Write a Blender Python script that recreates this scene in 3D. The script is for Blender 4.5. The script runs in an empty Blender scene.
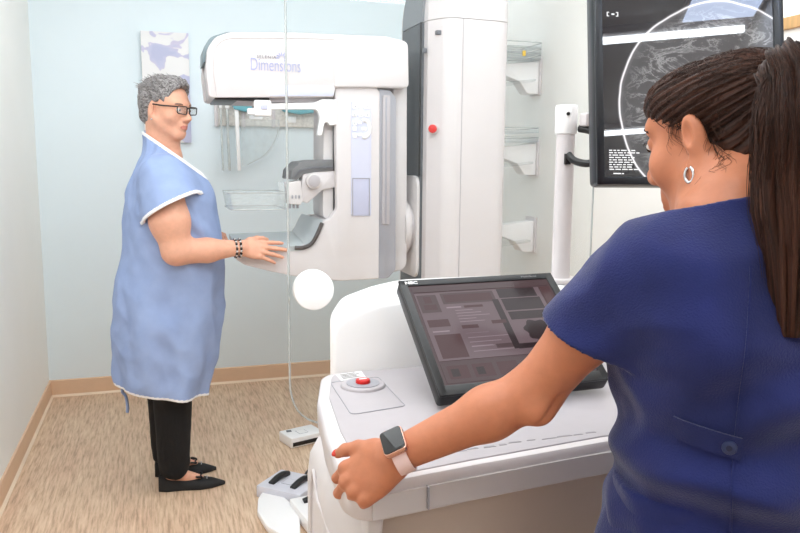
import bpy, bmesh, math, random
import numpy as np
from mathutils import Vector, Matrix
random.seed(7)
SC = bpy.context.scene
COL = SC.collection

# ------------------------------------------------------------------ camera, world, lights, exposure
def make_camera():
    psi, pit, rho = math.radians(17.8), math.radians(-7.88), math.radians(.48)
    r0 = Vector((math.cos(psi), -math.sin(psi), 0))
    f = Vector((math.sin(psi)*math.cos(pit), math.cos(psi)*math.cos(pit), math.sin(pit)))
    u0 = r0.cross(f)
    r = math.cos(rho)*r0 + math.sin(rho)*u0
    u = math.cos(rho)*u0 - math.sin(rho)*r0
    m = Matrix((r, u, -f)).transposed().to_4x4()
    m.translation = Vector((0, 0, 1.355))
    cd = bpy.data.cameras.new('camera'); cd.sensor_width = 36; cd.lens = 36*750/800
    cd.clip_start = .02
    co = bpy.data.objects.new('camera', cd); COL.objects.link(co); co.matrix_world = m
    SC.camera = co
make_camera()

world = bpy.data.worlds.new('world'); SC.world = world; world.use_nodes = True
world.node_tree.nodes['Background'].inputs[0].default_value = (.95, .97, 1, 1)
world.node_tree.nodes['Background'].inputs[1].default_value = .5

def area(name, loc, target, sx, sy, watts, color=(1, 1, 1)):
    ld = bpy.data.lights.new(name, 'AREA'); ld.shape = 'RECTANGLE'; ld.size = sx; ld.size_y = sy
    ld.energy = watts; ld.color = color
    o = bpy.data.objects.new(name, ld); COL.objects.link(o); o.location = loc
    d = Vector(target) - Vector(loc)
    o.rotation_euler = d.to_track_quat('-Z', 'Y').to_euler()
    return o
area('ceiling_wash', (.50, 2.55, 2.52), (.45, 3.1, 0), 2.25, 3.0, 29, (.90, .965, 1))
area('wall_wash', (.50, 3.75, 2.50), (.40, 4.6, .6), 2.2, 1.0, 5.8, (.90, .965, 1))
area('added_front_fill', (-.12, .55, 2.46), (.15, 4.6, .2), 1.4, .6, 10.5, (.92, .97, 1))  # added unseen fill from high in front, lifts the lower back wall

vs = SC.view_settings
SC.display_settings.display_device = 'sRGB'
vs.view_transform = 'Standard'; vs.look = 'None'; vs.gamma = 1; vs.use_curve_mapping = False
vs.exposure = 0.95
SC.cycles.max_bounces = 14; SC.cycles.diffuse_bounces = 8
STRIPS = [(1.15, -.37, "ceiling strip light nearest the camera"), (1.15, -1.50, "ceiling strip light farther behind the camera")]
MON_A = Vector((.838, 1.32, 1.315)); MON_U = Vector((.975, -.22, 0)); MON_TILT = 10.
MAM = (.270, .158, .222, .222)
PAT_YAW = 40; PAT_HEAD = (.040, 3.12, 1.558)
TEC_YAW, TEC_PITCH, TEC_ROLL = 17, 14, 0; TEC_HEAD = (.762, .900, 1.406)
TEC_ELBOW, TEC_WRIST = (.488, .905, 1.040), (.303, .965, .944)
TEC_HX, TEC_HZ = (-.62, .45, -.60), (-.45, -.70, .55)
TEC_FLEX = ((.55, 1.15, .6), (.60, 1.2, .6), (.65, 1.2, .6), (.65, 1.15, .6))
TEC_THUMB = ((.030, .028, -.010), (.054, .044, -.008), (.077, .053, -.009), (.094, .056, -.012))
TEC_NAIL = .3; TEC_WATCH = (-.25, -.45, .85); TEC_CUFF = .120; TEC_BTN = (226, 1.03)
TEC_TIE = (0, -.112, .040)
TEC_PONY = [(.724, .740, 1.466), (.712, .716, 1.440), (.702, .70, 1.39), (.700, .695, 1.33), (.695, .68, 1.25), (.69, .67, 1.16)]

# ------------------------------------------------------------------ materials
def lin(c):
    return tuple((v/255/12.92 if v/255 <= .04045 else ((v/255+.055)/1.055)**2.4) for v in c)
def mat(name, rgb, rough=.5, metal=0, var=.03, scale=30, bump=0, bscale=200, spec=.5, sss=0, coat=0, emit=None, stretch=(1, 1, 1), rgb2=None, alpha=None):
    m = bpy.data.materials.new(name); m.use_nodes = True
    nt = m.node_tree; b = nt.nodes['Principled BSDF']; L = nt.links
    tc = nt.nodes.new('ShaderNodeTexCoord'); mp = nt.nodes.new('ShaderNodeMapping'); mp.inputs['Scale'].default_value = stretch
    L.new(tc.outputs['Object'], mp.inputs['Vector'])
    nz = nt.nodes.new('ShaderNodeTexNoise'); nz.inputs['Scale'].default_value = scale; nz.inputs['Detail'].default_value = 4
    L.new(mp.outputs[0], nz.inputs['Vector'])
    rp = nt.nodes.new('ShaderNodeValToRGB')
    c = lin(rgb)
    c1 = tuple(x*(1-var) for x in c); c2 = lin(rgb2) if rgb2 else tuple(min(1, x*(1+var)) for x in c)
    rp.color_ramp.elements[0].color = (*c1, 1); rp.color_ramp.elements[1].color = (*c2, 1)
    rp.color_ramp.elements[0].position = .3; rp.color_ramp.elements[1].position = .7
    L.new(nz.outputs['Fac'], rp.inputs[0]); L.new(rp.outputs[0], b.inputs['Base Color'])
    b.inputs['Roughness'].default_value = rough; b.inputs['Metallic'].default_value = metal
    b.inputs['Specular IOR Level'].default_value = spec
    if sss:
        b.inputs['Subsurface Weight'].default_value = sss; b.inputs['Subsurface Radius'].default_value = (.012, .005, .003)
        b.inputs['Subsurface Scale'].default_value = 1
    if coat: b.inputs['Coat Weight'].default_value = coat
    if bump:
        n2 = nt.nodes.new('ShaderNodeTexNoise'); n2.inputs['Scale'].default_value = bscale; n2.inputs['Detail'].default_value = 5
        L.new(mp.outputs[0], n2.inputs['Vector'])
        bp = nt.nodes.new('ShaderNodeBump'); bp.inputs['Strength'].default_value = bump; bp.inputs['Distance'].default_value = .01
        L.new(n2.outputs['Fac'], bp.inputs['Height']); L.new(bp.outputs[0], b.inputs['Normal'])
    if emit:
        b.inputs['Emission Color'].default_value = (*lin(emit[0]), 1); b.inputs['Emission Strength'].default_value = emit[1]
    return m
def glass_mat(name, tint, refl=.05, rough=.02, edge=.0, veil=0.0):
    """thin clear plastic: mostly transparent, Fresnel gloss on top, a little surface haze"""
    m = bpy.data.materials.new(name); m.use_nodes = True
    nt = m.node_tree; L = nt.links; nt.nodes.clear()
    out = nt.nodes.new('ShaderNodeOutputMaterial')
    tr = nt.nodes.new('ShaderNodeBsdfTransparent'); tr.inputs[0].default_value = (*tint, 1)
    df = nt.nodes.new('ShaderNodeBsdfDiffuse'); df.inputs[0].default_value = (.9, .92, .92, 1)
    nz = nt.nodes.new('ShaderNodeTexNoise'); nz.inputs['Scale'].default_value = 6
    mt = nt.nodes.new('ShaderNodeMath'); mt.operation = 'MULTIPLY'; mt.inputs[1].default_value = veil*2
    L.new(nz.outputs['Fac'], mt.inputs[0])
    mx0 = nt.nodes.new('ShaderNodeMixShader'); L.new(mt.outputs[0], mx0.inputs[0]); L.new(tr.outputs[0], mx0.inputs[1]); L.new(df.outputs[0], mx0.inputs[2])
    gl = nt.nodes.new('ShaderNodeBsdfGlossy'); gl.inputs['Roughness'].default_value = rough
    lw = nt.nodes.new('ShaderNodeFresnel'); lw.inputs['IOR'].default_value = 1.45
    ml = nt.nodes.new('ShaderNodeMath'); ml.operation = 'MULTIPLY'; ml.inputs[1].default_value = refl/.04*.6
    L.new(lw.outputs[0], ml.inputs[0])
    mx = nt.nodes.new('ShaderNodeMixShader'); L.new(ml.outputs[0], mx.inputs[0]); L.new(mx0.outputs[0], mx.inputs[1]); L.new(gl.outputs[0], mx.inputs[2])
    L.new(mx.outputs[0], out.inputs[0])
    return m

def floor_mat():
    m = bpy.data.materials.new('streaked_vinyl'); m.use_nodes = True; nt = m.node_tree; L = nt.links; b = nt.nodes['Principled BSDF']
    tc = nt.nodes.new('ShaderNodeTexCoord'); mp = nt.nodes.new('ShaderNodeMapping'); mp.inputs['Scale'].default_value = (95, 7, 1)
    L.new(tc.outputs['Object'], mp.inputs[0])
    n = nt.nodes.new('ShaderNodeTexNoise'); n.inputs['Scale'].default_value = 1; n.inputs['Detail'].default_value = 6; n.inputs['Roughness'].default_value = .65
    L.new(mp.outputs[0], n.inputs['Vector'])
    r = nt.nodes.new('ShaderNodeValToRGB')
    e = r.color_ramp.elements; e[0].position = .28; e[0].color = (*lin((164, 132, 107)), 1); e[1].position = .72; e[1].color = (*lin((232, 206, 180)), 1)
    k = e.new(.5); k.color = (*lin((212, 181, 153)), 1)
    L.new(n.outputs['Fac'], r.inputs[0])
    mp2 = nt.nodes.new('ShaderNodeMapping'); mp2.inputs['Scale'].default_value = (9, 1.6, 1); L.new(tc.outputs['Object'], mp2.inputs[0])
    n2 = nt.nodes.new('ShaderNodeTexNoise'); n2.inputs['Scale'].default_value = 1; L.new(mp2.outputs[0], n2.inputs['Vector'])
    mx = nt.nodes.new('ShaderNodeMix'); mx.data_type = 'RGBA'; mx.blend_type = 'OVERLAY'; mx.inputs[0].default_value = .25
    L.new(r.outputs[0], mx.inputs[6]); L.new(n2.outputs['Fac'], mx.inputs[7]); L.new(mx.outputs[2], b.inputs['Base Color'])
    b.inputs['Roughness'].default_value = .5; b.inputs['Specular IOR Level'].default_value = .3
    return m

W = mat('white_enamel', (214, 208, 209), .35, var=.01, spec=.4)
W2 = mat('warm_white_plastic', (214, 209, 209), .45, var=.01, spec=.35)
WB = mat('bright_white_plastic', (248, 247, 247), .35, var=.005)
GL = mat('light_grey_plastic', (180, 174, 178), .4, var=.015)
GM = mat('mid_grey_plastic', (158, 158, 166), .4, var=.02)
GD = mat('dark_grey_plastic', (96, 98, 104), .45, var=.03)
SLOT = mat('slot_grey_rubber', (88, 92, 97), .6, var=.12, scale=14, stretch=(1, 1, 6))
LAV = mat('lavender_plastic', (206, 208, 228), .45, var=.01)
LAVD = mat('lavender_recess', (190, 192, 216), .5, var=.01)
TEALG = mat('grey_teal_band', (120, 136, 142), .4, var=.02)
BLK = mat('black_plastic', (24, 24, 26), .35, var=.05)
BRK = mat('dark_brown_rubber', (70, 62, 60), .5, var=.08, scale=80)
RED = mat('red_button', (205, 28, 26), .3, var=.03)
CLEAR = glass_mat('clear_acrylic', (.975, .985, .985), .02, .03, veil=.11)
PANE = glass_mat('clear_shield_glass', (.985, .992, .99), .02, .0, veil=.012)
PEDGE = glass_mat('polished_glass_edge', (.8, .85, .84), .08, .1, veil=.45)
WALLW = mat('cream_white_paint', (246, 245, 241), .7, var=.012, scale=3, bump=.03, bscale=220)
WALLB = mat('pale_aqua_paint', (229, 240, 245), .7, var=.012, scale=3, bump=.03, bscale=220)
CEIL = mat('ceiling_white', (246, 246, 245), .8, var=.01)
BASE = mat('tan_vinyl_base', (226, 190, 158), .5, var=.03, scale=12)
BASE2 = mat('pale_base_edge', (240, 218, 192), .5, var=.03, scale=12)

# ------------------------------------------------------------------ object helpers
BASEPT = {}
def linkobj(name, data, parent=None):
    o = bpy.data.objects.new(name, data); COL.objects.link(o)
    if parent is not None:
        o.parent = parent; BASEPT[o.name] = BASEPT[parent.name]
    else:
        BASEPT[o.name] = Vector((0, 0, 0))
    return o
def tag(o, label=None, cat=None, group=None, kind=None):
    if label: o['label'] = label
    if cat: o['category'] = cat
    if group: o['group'] = group
    if kind: o['kind'] = kind
    return o
def thing(name, label, cat, loc, group=None):
    o = bpy.data.objects.new(name, None); COL.objects.link(o); o.location = loc; o.empty_display_size = .1
    BASEPT[o.name] = Vector(loc)
    return tag(o, label, cat, group)
def meshobj(name, verts, faces, m, parent=None, smooth=40, bevel=0, seg=2, origin=None):
    me = bpy.data.meshes.new(name)
    off = BASEPT[parent.name] if parent is not None else Vector(origin or (0, 0, 0))
    me.from_pydata([tuple(Vector(v)-off) for v in verts], [], [tuple(f) for f in faces])
    me.validate()
    ms = m if isinstance(m, (list, tuple)) else [m]
    for q in ms: me.materials.append(q)
    bm = bmesh.new(); bm.from_mesh(me); bmesh.ops.recalc_face_normals(bm, faces=bm.faces)
    if bevel:
        es = [e for e in bm.edges if len(e.link_faces) == 2 and e.calc_face_angle(0) > math.radians(35)]
        bmesh.ops.bevel(bm, geom=es, offset=bevel, segments=seg, affect='EDGES', profile=.5, clamp_overlap=True)
    bm.to_mesh(me); bm.free()
    me.shade_smooth() if hasattr(me, 'shade_smooth') else None
    me.set_sharp_from_angle(angle=math.radians(smooth))
    o = linkobj(name, me, parent)
    if parent is None:
        o.location = off; BASEPT[o.name] = off
    return o
def rpoly(pts, r=0, n=5):
    """fillet the corners of a polygon; a point may carry its own radius as third value"""
    out = []; N = len(pts)
    for i in range(N):
        p = Vector(pts[i][:2]); a = Vector(pts[i-1][:2]); b = Vector(pts[(i+1) % N][:2])
        rr = pts[i][2] if len(pts[i]) > 2 else r
        u = a-p; v = b-p; lu, lv = u.length, v.length
        if rr <= 0 or lu < 1e-6 or lv < 1e-6: out.append(tuple(p)); continue
        u /= lu; v /= lv
        ang = u.angle(v)
        if ang > math.radians(172): out.append(tuple(p)); continue
        t = min(rr/math.tan(ang/2), lu*.48, lv*.48)
        p0 = p+u*t; p1 = p+v*t
        for k in range(n+1):
            s = k/n; out.append(tuple(p0*(1-s)**2 + p*2*s*(1-s) + p1*s*s))
    return out
def prism(name, pts, axis, lo, hi, m, parent=None, bevel=0, seg=2, origin=None, smooth=40):
    """extrude a closed outline along an axis. axis 'y': pts are (x,z); 'x': (y,z); 'z': (x,y)"""
    def P(a, b, c):
        return {'y': (a, c, b), 'x': (c, a, b), 'z': (a, b, c)}[axis]
    n = len(pts)
    vs_ = [P(a, b, lo) for a, b in pts] + [P(a, b, hi) for a, b in pts]
    fs = [tuple(range(n)), tuple(range(2*n-1, n-1, -1))] + [(i, (i+1) % n, n+(i+1) % n, n+i) for i in range(n)]
    return meshobj(name, vs_, fs, m, parent, smooth, bevel, seg, origin)
def box(name, lo, hi, m, parent=None, bevel=.003, seg=2, origin=None):
    return prism(name, [(lo[0], lo[1]), (hi[0], lo[1]), (hi[0], hi[1]), (lo[0], hi[1])], 'z', lo[2], hi[2], m, parent, bevel, seg, origin)
def ring_loft(rings, cap=True):
    vs_ = []; fs = []; n = len(rings[0])
    for r in rings: vs_ += r
    for i in range(len(rings)-1):
        for j in range(n):
            fs.append((i*n+j, i*n+(j+1) % n, (i+1)*n+(j+1) % n, (i+1)*n+j))
    if cap:
        fs.append(tuple(range(n-1, -1, -1))); fs.append(tuple(range((len(rings)-1)*n, len(rings)*n)))
    return vs_, fs
def frames(pts, up=None):
    pts = [Vector(p) for p in pts]; out = []
    prev = None
    for i, p in enumerate(pts):
        t = (pts[min(i+1, len(pts)-1)] - pts[max(i-1, 0)]).normalized()
        if prev is None:
            a = Vector(up) if up else (Vector((0, 0, 1)) if abs(t.z) < .9 else Vector((1, 0, 0)))
            n = (a - t*a.dot(t)).normalized()
        else:
            n = (prev - t*prev.dot(t)).normalized()
        prev = n; out.append((p, t, n, t.cross(n)))
    return out
def tube(pts, rad, n=10, flat=1.0, up=None):
    R = rad if isinstance(rad, (list, tuple)) else [rad]*len(pts)
    rings = []
    for (p, t, a, b), r in zip(frames(pts, up), R):
        rings.append([p + a*(math.cos(2*math.pi*k/n)*r*flat) + b*(math.sin(2*math.pi*k/n)*r) for k in range(n)])
    return ring_loft(rings)
def smooth_path(pts, n=8):
    pts = [Vector(p) for p in pts]; out = []
    for i in range(len(pts)-1):
        p0 = pts[max(i-1, 0)]; p1 = pts[i]; p2 = pts[i+1]; p3 = pts[min(i+2, len(pts)-1)]
        for k in range(n):
            t = k/n
            out.append(.5*((2*p1)+(p2-p0)*t+(2*p0-5*p1+4*p2-p3)*t*t+(3*p1-p0-3*p2+p3)*t**3))
    out.append(pts[-1]); return out
def cyl(name, a, b, r, m, parent=None, n=28, r2=None, bevel=0, origin=None, up=None):
    vs_, fs = tube([a, b], [r, r if r2 is None else r2], n)
    return meshobj(name, vs_, fs, m, parent, 40, bevel, 2, origin)
def rod(name, pts, r, m, parent=None, n=8, origin=None, sm=6, flat=1.0, up=None):
    vs_, fs = tube(smooth_path(pts, sm) if sm else pts, r, n, flat, up)
    return meshobj(name, vs_, fs, m, parent, 60, 0, 2, origin)
def ellipsoid(name, c, r, m, parent=None, axes=None, nu=20, nv=12, origin=None):
    vs_ = []; fs = []; A = axes or (Vector((1, 0, 0)), Vector((0, 1, 0)), Vector((0, 0, 1)))
    c = Vector(c)
    for i in range(1, nv):
        th = math.pi*i/nv
        for j in range(nu):
            ph = 2*math.pi*j/nu
            vs_.append(c + A[0]*(r[0]*math.sin(th)*math.cos(ph)) + A[1]*(r[1]*math.sin(th)*math.sin(ph)) + A[2]*(r[2]*math.cos(th)))
    top = len(vs_); vs_ += [c+A[2]*r[2], c-A[2]*r[2]]
    for i in range(nv-2):
        for j in range(nu):
            fs.append((i*nu+j, i*nu+(j+1) % nu, (i+1)*nu+(j+1) % nu, (i+1)*nu+j))
    for j in range(nu):
        fs.append((top, (j+1) % nu, j)); fs.append((top+1, (nv-2)*nu+j, (nv-2)*nu+(j+1) % nu))
    return meshobj(name, vs_, fs, m, parent, 80, 0, 2, origin)
def text(name, s, loc, size, m, parent, rot=(math.pi/2, 0, 0), mat_=None, offset=0, space=1, sx=1):
    cu = bpy.data.curves.new(name, 'FONT'); cu.body = s; cu.size = size; cu.extrude = .0004; cu.offset = offset; cu.space_character = space
    cu.materials.append(m)
    tmp = bpy.data.objects.new('tmp', cu); COL.objects.link(tmp)
    dg = bpy.context.evaluated_depsgraph_get(); dg.update()
    me = bpy.data.meshes.new_from_object(tmp.evaluated_get(dg)); bpy.data.objects.remove(tmp); bpy.data.curves.remove(cu)
    if mat_ is not None: M_ = mat_.copy()
    else: M_ = Matrix.Rotation(rot[0], 4, 'X')
    M_ = M_ @ Matrix.Diagonal((sx, 1, 1, 1)); M_.translation = Vector(loc)-BASEPT[parent.name]
    me.transform(M_); me.name = name
    return linkobj(name, me, parent)
def quads(name, rects, mats, parent, O, ux, uy, n, lift=.0006, thick=.0004):
    """small flat pieces laid on a face: rects (u0,v0,u1,v1,material index), slightly raised"""
    vs_ = []; fs = []; mi = []
    for k, (u0, v0, u1, v1, q) in enumerate(rects):
        i = len(vs_)
        for w in (lift-thick, lift+thick*.02*(k % 20)):
            for a, b in ((u0, v0), (u1, v0), (u1, v1), (u0, v1)): vs_.append(O+ux*a+uy*b+n*w)
        fs += [(i+4, i+5, i+6, i+7), (i, i+1, i+5, i+4), (i+1, i+2, i+6, i+5), (i+2, i+3, i+7, i+6), (i+3, i, i+4, i+7), (i+3, i+2, i+1, i)]
        mi += [q]*6
    o = meshobj(name, vs_, fs, mats, parent, 30)
    for p, q in zip(o.data.polygons, mi): p.material_index = q
    return o

# ------------------------------------------------------------------ implicit surfaces for bodies and clothes
V = lambda *a: np.array(a, float)
def nz3(P, f, seed, n=6):
    rg = np.random.default_rng(seed); s = 0
    for i in range(n):
        k = rg.normal(size=3); k *= f*(.6+.8*rg.random())/np.linalg.norm(k)
        s = s + np.sin(P @ k + rg.random()*6.28)
    return s/n*1.5
def smin(a, b, k):
    if k <= 0: return np.minimum(a, b)
    h = np.maximum(k-np.abs(a-b), 0)/k
    return np.minimum(a, b)-h*h*k*.25
class Shape:
    def __init__(s): s.ops = []
    def u(s, fn, k=.01): s.ops.append(('u', fn, k)); return s
    def s(s, fn, k=.006): s.ops.append(('s', fn, k)); return s
    def d(s, fn): s.ops.append(('d', fn, 0)); return s
    def i(s, fn, k=0): s.ops.append(('i', fn, k)); return s
    def __call__(s, P, use=None):
        d = np.full(len(P), 9.)
        for j, (t, fn, k) in enumerate(s.ops):
            if use is not None and not use[j]: continue
            if t == 'u': d = smin(d, fn(P), k)
            elif t == 's': d = -smin(-d, fn(P), k)
            elif t == 'i': d = -smin(-d, -fn(P), k)
            else: d = d + fn(P)
        return d
def rc(a, b, ra, rb):
    a = V(*a); b = V(*b); ab = b-a; L2 = max(ab @ ab, 1e-12)
    def f(P):
        t = np.clip((P-a) @ ab/L2, 0, 1)
        return np.linalg.norm(P-a-t[:, None]*ab, axis=1)-(ra+(rb-ra)*t)
    return f
def el(c, r, R=None):
    c = V(*c); r = V(*r)
    def f(P):
        q = P-c
        if R is not None: q = q @ R
        k0 = np.linalg.norm(q/r, axis=1); k1 = np.linalg.norm(q/(r*r), axis=1)+1e-9
        return k0*(k0-1)/k1
    return f
def plane(p, n):
    p = V(*p); n = V(*n); n = n/np.linalg.norm(n)
    return lambda P: (P-p) @ n
def stack(secs, o=(0, 0, 0), R=None, ex=2.0):
    """soft column through sections (z, cx, cy, rx, ry)"""
    S = np.array(secs, float); S = S[np.argsort(S[:, 0])]
    zz = np.linspace(S[0, 0], S[-1, 0], 160); C = [np.interp(zz, S[:, 0], S[:, j]) for j in range(1, 5)]
    ker = np.hanning(15); ker /= ker.sum()
    C = [np.convolve(np.pad(c, 7, 'edge'), ker, 'valid') for c in C]
    o = V(*o)
    def f(P):
        q = P-o
        if R is not None: q = q @ R
        z = np.clip(q[:, 2], zz[0], zz[-1])
        cx, cy, rx, ry = [np.interp(z, zz, c) for c in C]
        k = (np.abs((q[:, 0]-cx)/rx)**ex+np.abs((q[:, 1]-cy)/ry)**ex)**(1/ex)
        d = (k-1)*np.minimum(rx, ry)
        out = np.abs(q[:, 2]-z)
        return np.where(out > 1e-9, np.sqrt(np.maximum(d, 0)**2+out**2), d)
    return f
class Fr:
    """local frame: columns ex (person's right), ey (forward), ez (up)"""
    def __init__(s, o, ex, ey, ez, sc=1.0, zs=1.0): s.zs = zs; s.o = V(*o); s.R = np.array([ex, ey, ez], float).T; s.sc = sc
    def p(s, x, y, z): return s.o + s.R @ (V(x, y, z*s.zs if z < 0 else z)*s.sc)
    def v(s, x, y, z): return s.R @ V(x, y, z)
    def el(s, c, r, rot=None):
        R = s.R if rot is None else s.R @ rot
        return el(s.p(*c), V(r[0], r[1], r[2]*(s.zs if c[2] < -.02 and rot is None else 1))*s.sc, R)
    def rc(s, a, b, ra, rb): return rc(s.p(*a), s.p(*b), ra*s.sc, rb*s.sc)
    def axes(s): return tuple(Vector(s.R[:, i]) for i in range(3))
    def loc(s, P):
        q = (P-s.o) @ s.R/s.sc; q[:, 2] = np.where(q[:, 2] < 0, q[:, 2]/s.zs, q[:, 2]); return q
def rotx(a): c, s_ = math.cos(a), math.sin(a); return np.array([[1, 0, 0], [0, c, -s_], [0, s_, c]])
def rotz(a): c, s_ = math.cos(a), math.sin(a); return np.array([[c, -s_, 0], [s_, c, 0], [0, 0, 1]])
def roty(a): c, s_ = math.cos(a), math.sin(a); return np.array([[c, 0, s_], [0, 1, 0], [-s_, 0, c]])

OFF = np.array([(i, j, k) for i in (0, 1) for j in (0, 1) for k in (0, 1)])
EDG = [(a, b) for a in range(8) for b in range(a+1, 8) if np.abs(OFF[a]-OFF[b]).sum() == 1]
def polygonise(sh, lo, hi, h, relax=1):
    N = 14; lo = V(*lo); hi = V(*hi)
    nb = np.ceil((hi-lo)/(h*N)).astype(int)
    bi = np.array(np.meshgrid(*[np.arange(k) for k in nb], indexing='ij')).reshape(3, -1).T
    cen = lo+(bi+.5)*h*N; R = N*h*math.sqrt(3)/2
    D = [fn(cen) if t != 'd' else np.zeros(len(cen)) for t, fn, k in sh.ops]
    tot = sh(cen)
    act = np.where(np.abs(tot) < R*1.5+.012)[0]
    NY, NZ = nb[1]*N+2, nb[2]*N+2
    g = np.array(np.meshgrid(*[np.arange(N+1)]*3, indexing='ij')).reshape(3, -1).T
    VI, VP, Q = [], [], []
    for b in act:
        use = []
        for (t, fn, k), dd in zip(sh.ops, D):
            use.append(True if t in 'di' else dd[b] < R*1.5+k+.012)
        if not any(u_ for u_, (t, _, _) in zip(use, sh.ops) if t == 'u'): continue
        base = bi[b]*N
        G = sh(lo+(base+g)*h, use).reshape(N+1, N+1, N+1)
        S = G < 0
        if S.all() or not S.any(): continue
        c8 = np.stack([S[i:i+N, j:j+N, k:k+N] for i, j, k in OFF])
        n_in = c8.sum(0); cells = np.array(np.where((n_in > 0) & (n_in < 8))).T
        v8 = np.stack([G[cells[:, 0]+i, cells[:, 1]+j, cells[:, 2]+k] for i, j, k in OFF], 1)
        acc = np.zeros((len(cells), 3)); cnt = np.zeros(len(cells))
        for a, c in EDG:
            m = (v8[:, a] < 0) != (v8[:, c] < 0)
            den = np.where(m, v8[:, a]-v8[:, c], 1.); t = np.where(m, v8[:, a]/den, 0.)
            acc += np.where(m[:, None], OFF[a]+t[:, None]*(OFF[c]-OFF[a]), 0); cnt += m
        gc = cells+base
        VI.append((gc[:, 0]*NY+gc[:, 1])*NZ+gc[:, 2]+NY*NZ+NZ+1); VP.append(lo+(gc+acc/np.maximum(cnt, 1)[:, None])*h)
        for ax in range(3):
            e = np.eye(3, dtype=int)[ax]; A = S[:N, :N, :N]; B = S[e[0]:N+e[0], e[1]:N+e[1], e[2]:N+e[2]]
            pts = np.array(np.where(A != B)).T
            if not len(pts): continue
            ins = A[pts[:, 0], pts[:, 1], pts[:, 2]]
            u_ = np.eye(3, dtype=int)[(ax+1) % 3]; w_ = np.eye(3, dtype=int)[(ax+2) % 3]; gp = pts+base
            ids = [((gp-du*u_-dw*w_) @ np.array([NY*NZ, NZ, 1]))+NY*NZ+NZ+1 for du, dw in ((1, 1), (0, 1), (0, 0), (1, 0))]
            q = np.stack(ids, 1); q[~ins] = q[~ins][:, ::-1]; Q.append(q)
    VI = np.concatenate(VI); VP = np.concatenate(VP); Q = np.concatenate(Q)
    o = np.argsort(VI); VI = VI[o]; VP = VP[o]
    ix = np.clip(np.searchsorted(VI, Q), 0, len(VI)-1); ok = (VI[ix] == Q).all(1); Q = ix[ok]
    for _ in range(relax):
        s_ = np.zeros_like(VP); c_ = np.zeros(len(VP))
        A_ = np.concatenate([Q[:, k] for k in (0, 1, 2, 3, 1, 2, 3, 0)]); B_ = np.concatenate([Q[:, k] for k in (1, 2, 3, 0, 0, 1, 2, 3)])
        c_ = np.bincount(A_, minlength=len(VP)).astype(float)
        s_ = np.stack([np.bincount(A_, VP[B_, k], len(VP)) for k in range(3)], 1)
        VP = VP*.4+.6*s_/np.maximum(c_, 1)[:, None]
    return VP, Q
def npmesh(name, VP, Q, m, parent=None, origin=None, attr=None, split=None):
    """split: list of (predicate over face centres, name, material): those faces become a child mesh"""
    cen = VP[Q].mean(1); rest = np.ones(len(Q), bool); groups = []
    for pr, nm, mm in (split or []):
        sel = pr(cen) & rest; rest &= ~sel; groups.append((sel, nm, mm))
    def mk(nm, Qs, mm, par):
        used, inv = np.unique(Qs, return_inverse=True); inv = inv.reshape(Qs.shape)
        off = np.array(BASEPT[par.name] if par is not None else (origin or (0, 0, 0)))
        me = bpy.data.meshes.new(nm); P = (VP[used]-off).astype(np.float32)
        me.vertices.add(len(P)); me.vertices.foreach_set('co', P.ravel())
        me.loops.add(Qs.size); me.loops.foreach_set('vertex_index', inv.ravel().astype(np.int32))
        me.polygons.add(len(Qs)); me.polygons.foreach_set('loop_start', np.arange(0, Qs.size, 4, dtype=np.int32))
        me.polygons.foreach_set('loop_total', np.full(len(Qs), 4, np.int32))
        me.update(calc_edges=True); me.shade_smooth()
        if attr is not None:
            at = me.attributes.new('flow', 'FLOAT_VECTOR', 'POINT'); at.data.foreach_set('vector', attr(VP[used]).astype(np.float32).ravel())
        me.materials.append(mm)
        o = linkobj(nm, me, par)
        if par is None:
            o.location = off; BASEPT[o.name] = Vector(off)
        return o
    main = mk(name, Q[rest], m, parent)
    for sel, nm, mm in groups:
        if sel.any(): mk(nm, Q[sel], mm, main)
    return main

# ------------------------------------------------------------------ the room
XL, XR, YB, YF, ZC = -.637, 1.80, 4.597, -2.3, 2.56
def struct(o): o['kind'] = 'structure'; return o
struct(box('floor', (XL-.1, YF-.1, -.1), (XR+.1, YB+.1, 0), floor_mat(), bevel=0))
struct(box('ceiling', (XL-.1, YF-.1, ZC), (XR+.1, YB+.1, ZC+.1), CEIL, bevel=0))
struct(box('wall_left', (XL-.1, YF-.1, 0), (XL, YB+.1, ZC), WALLW, bevel=0))
struct(box('wall_back', (XL, YB, 0), (XR, YB+.1, ZC), WALLB, bevel=0))
struct(box('wall_right', (XR, YF-.1, 0), (XR+.1, YB+.1, ZC), WALLW, bevel=0))
struct(box('wall_front', (XL, YF-.1, 0), (XR, YF, ZC), WALLW, bevel=0))
def baseboard(name, pts_lo, pts_hi, axis, a, b):
    o = struct(prism(name, pts_lo, axis, a, b, BASE)); prism('base_edge', pts_hi, axis, a, b, BASE2, o)
baseboard('baseboard_left', rpoly([(XL, .012), (XL+.010, .012), (XL+.008, .094, .006), (XL, .098)]), [(XL, 0), (XL+.02, 0), (XL+.018, .004), (XL+.010, .012), (XL, .012)], 'y', YF, YB)
baseboard('baseboard_back', rpoly([(YB, .012), (YB-.010, .012), (YB-.008, .094, .006), (YB, .098)]), [(YB, 0), (YB-.02, 0), (YB-.018, .004), (YB-.010, .012), (YB, .012)], 'x', XL, XR)
baseboard('baseboard_right', rpoly([(XR, .012), (XR-.010, .012), (XR-.008, .094, .006), (XR, .098)]), [(XR, 0), (XR-.02, 0), (XR-.018, .004), (XR-.010, .012), (XR, .012)], 'y', YF, YB)

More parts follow.
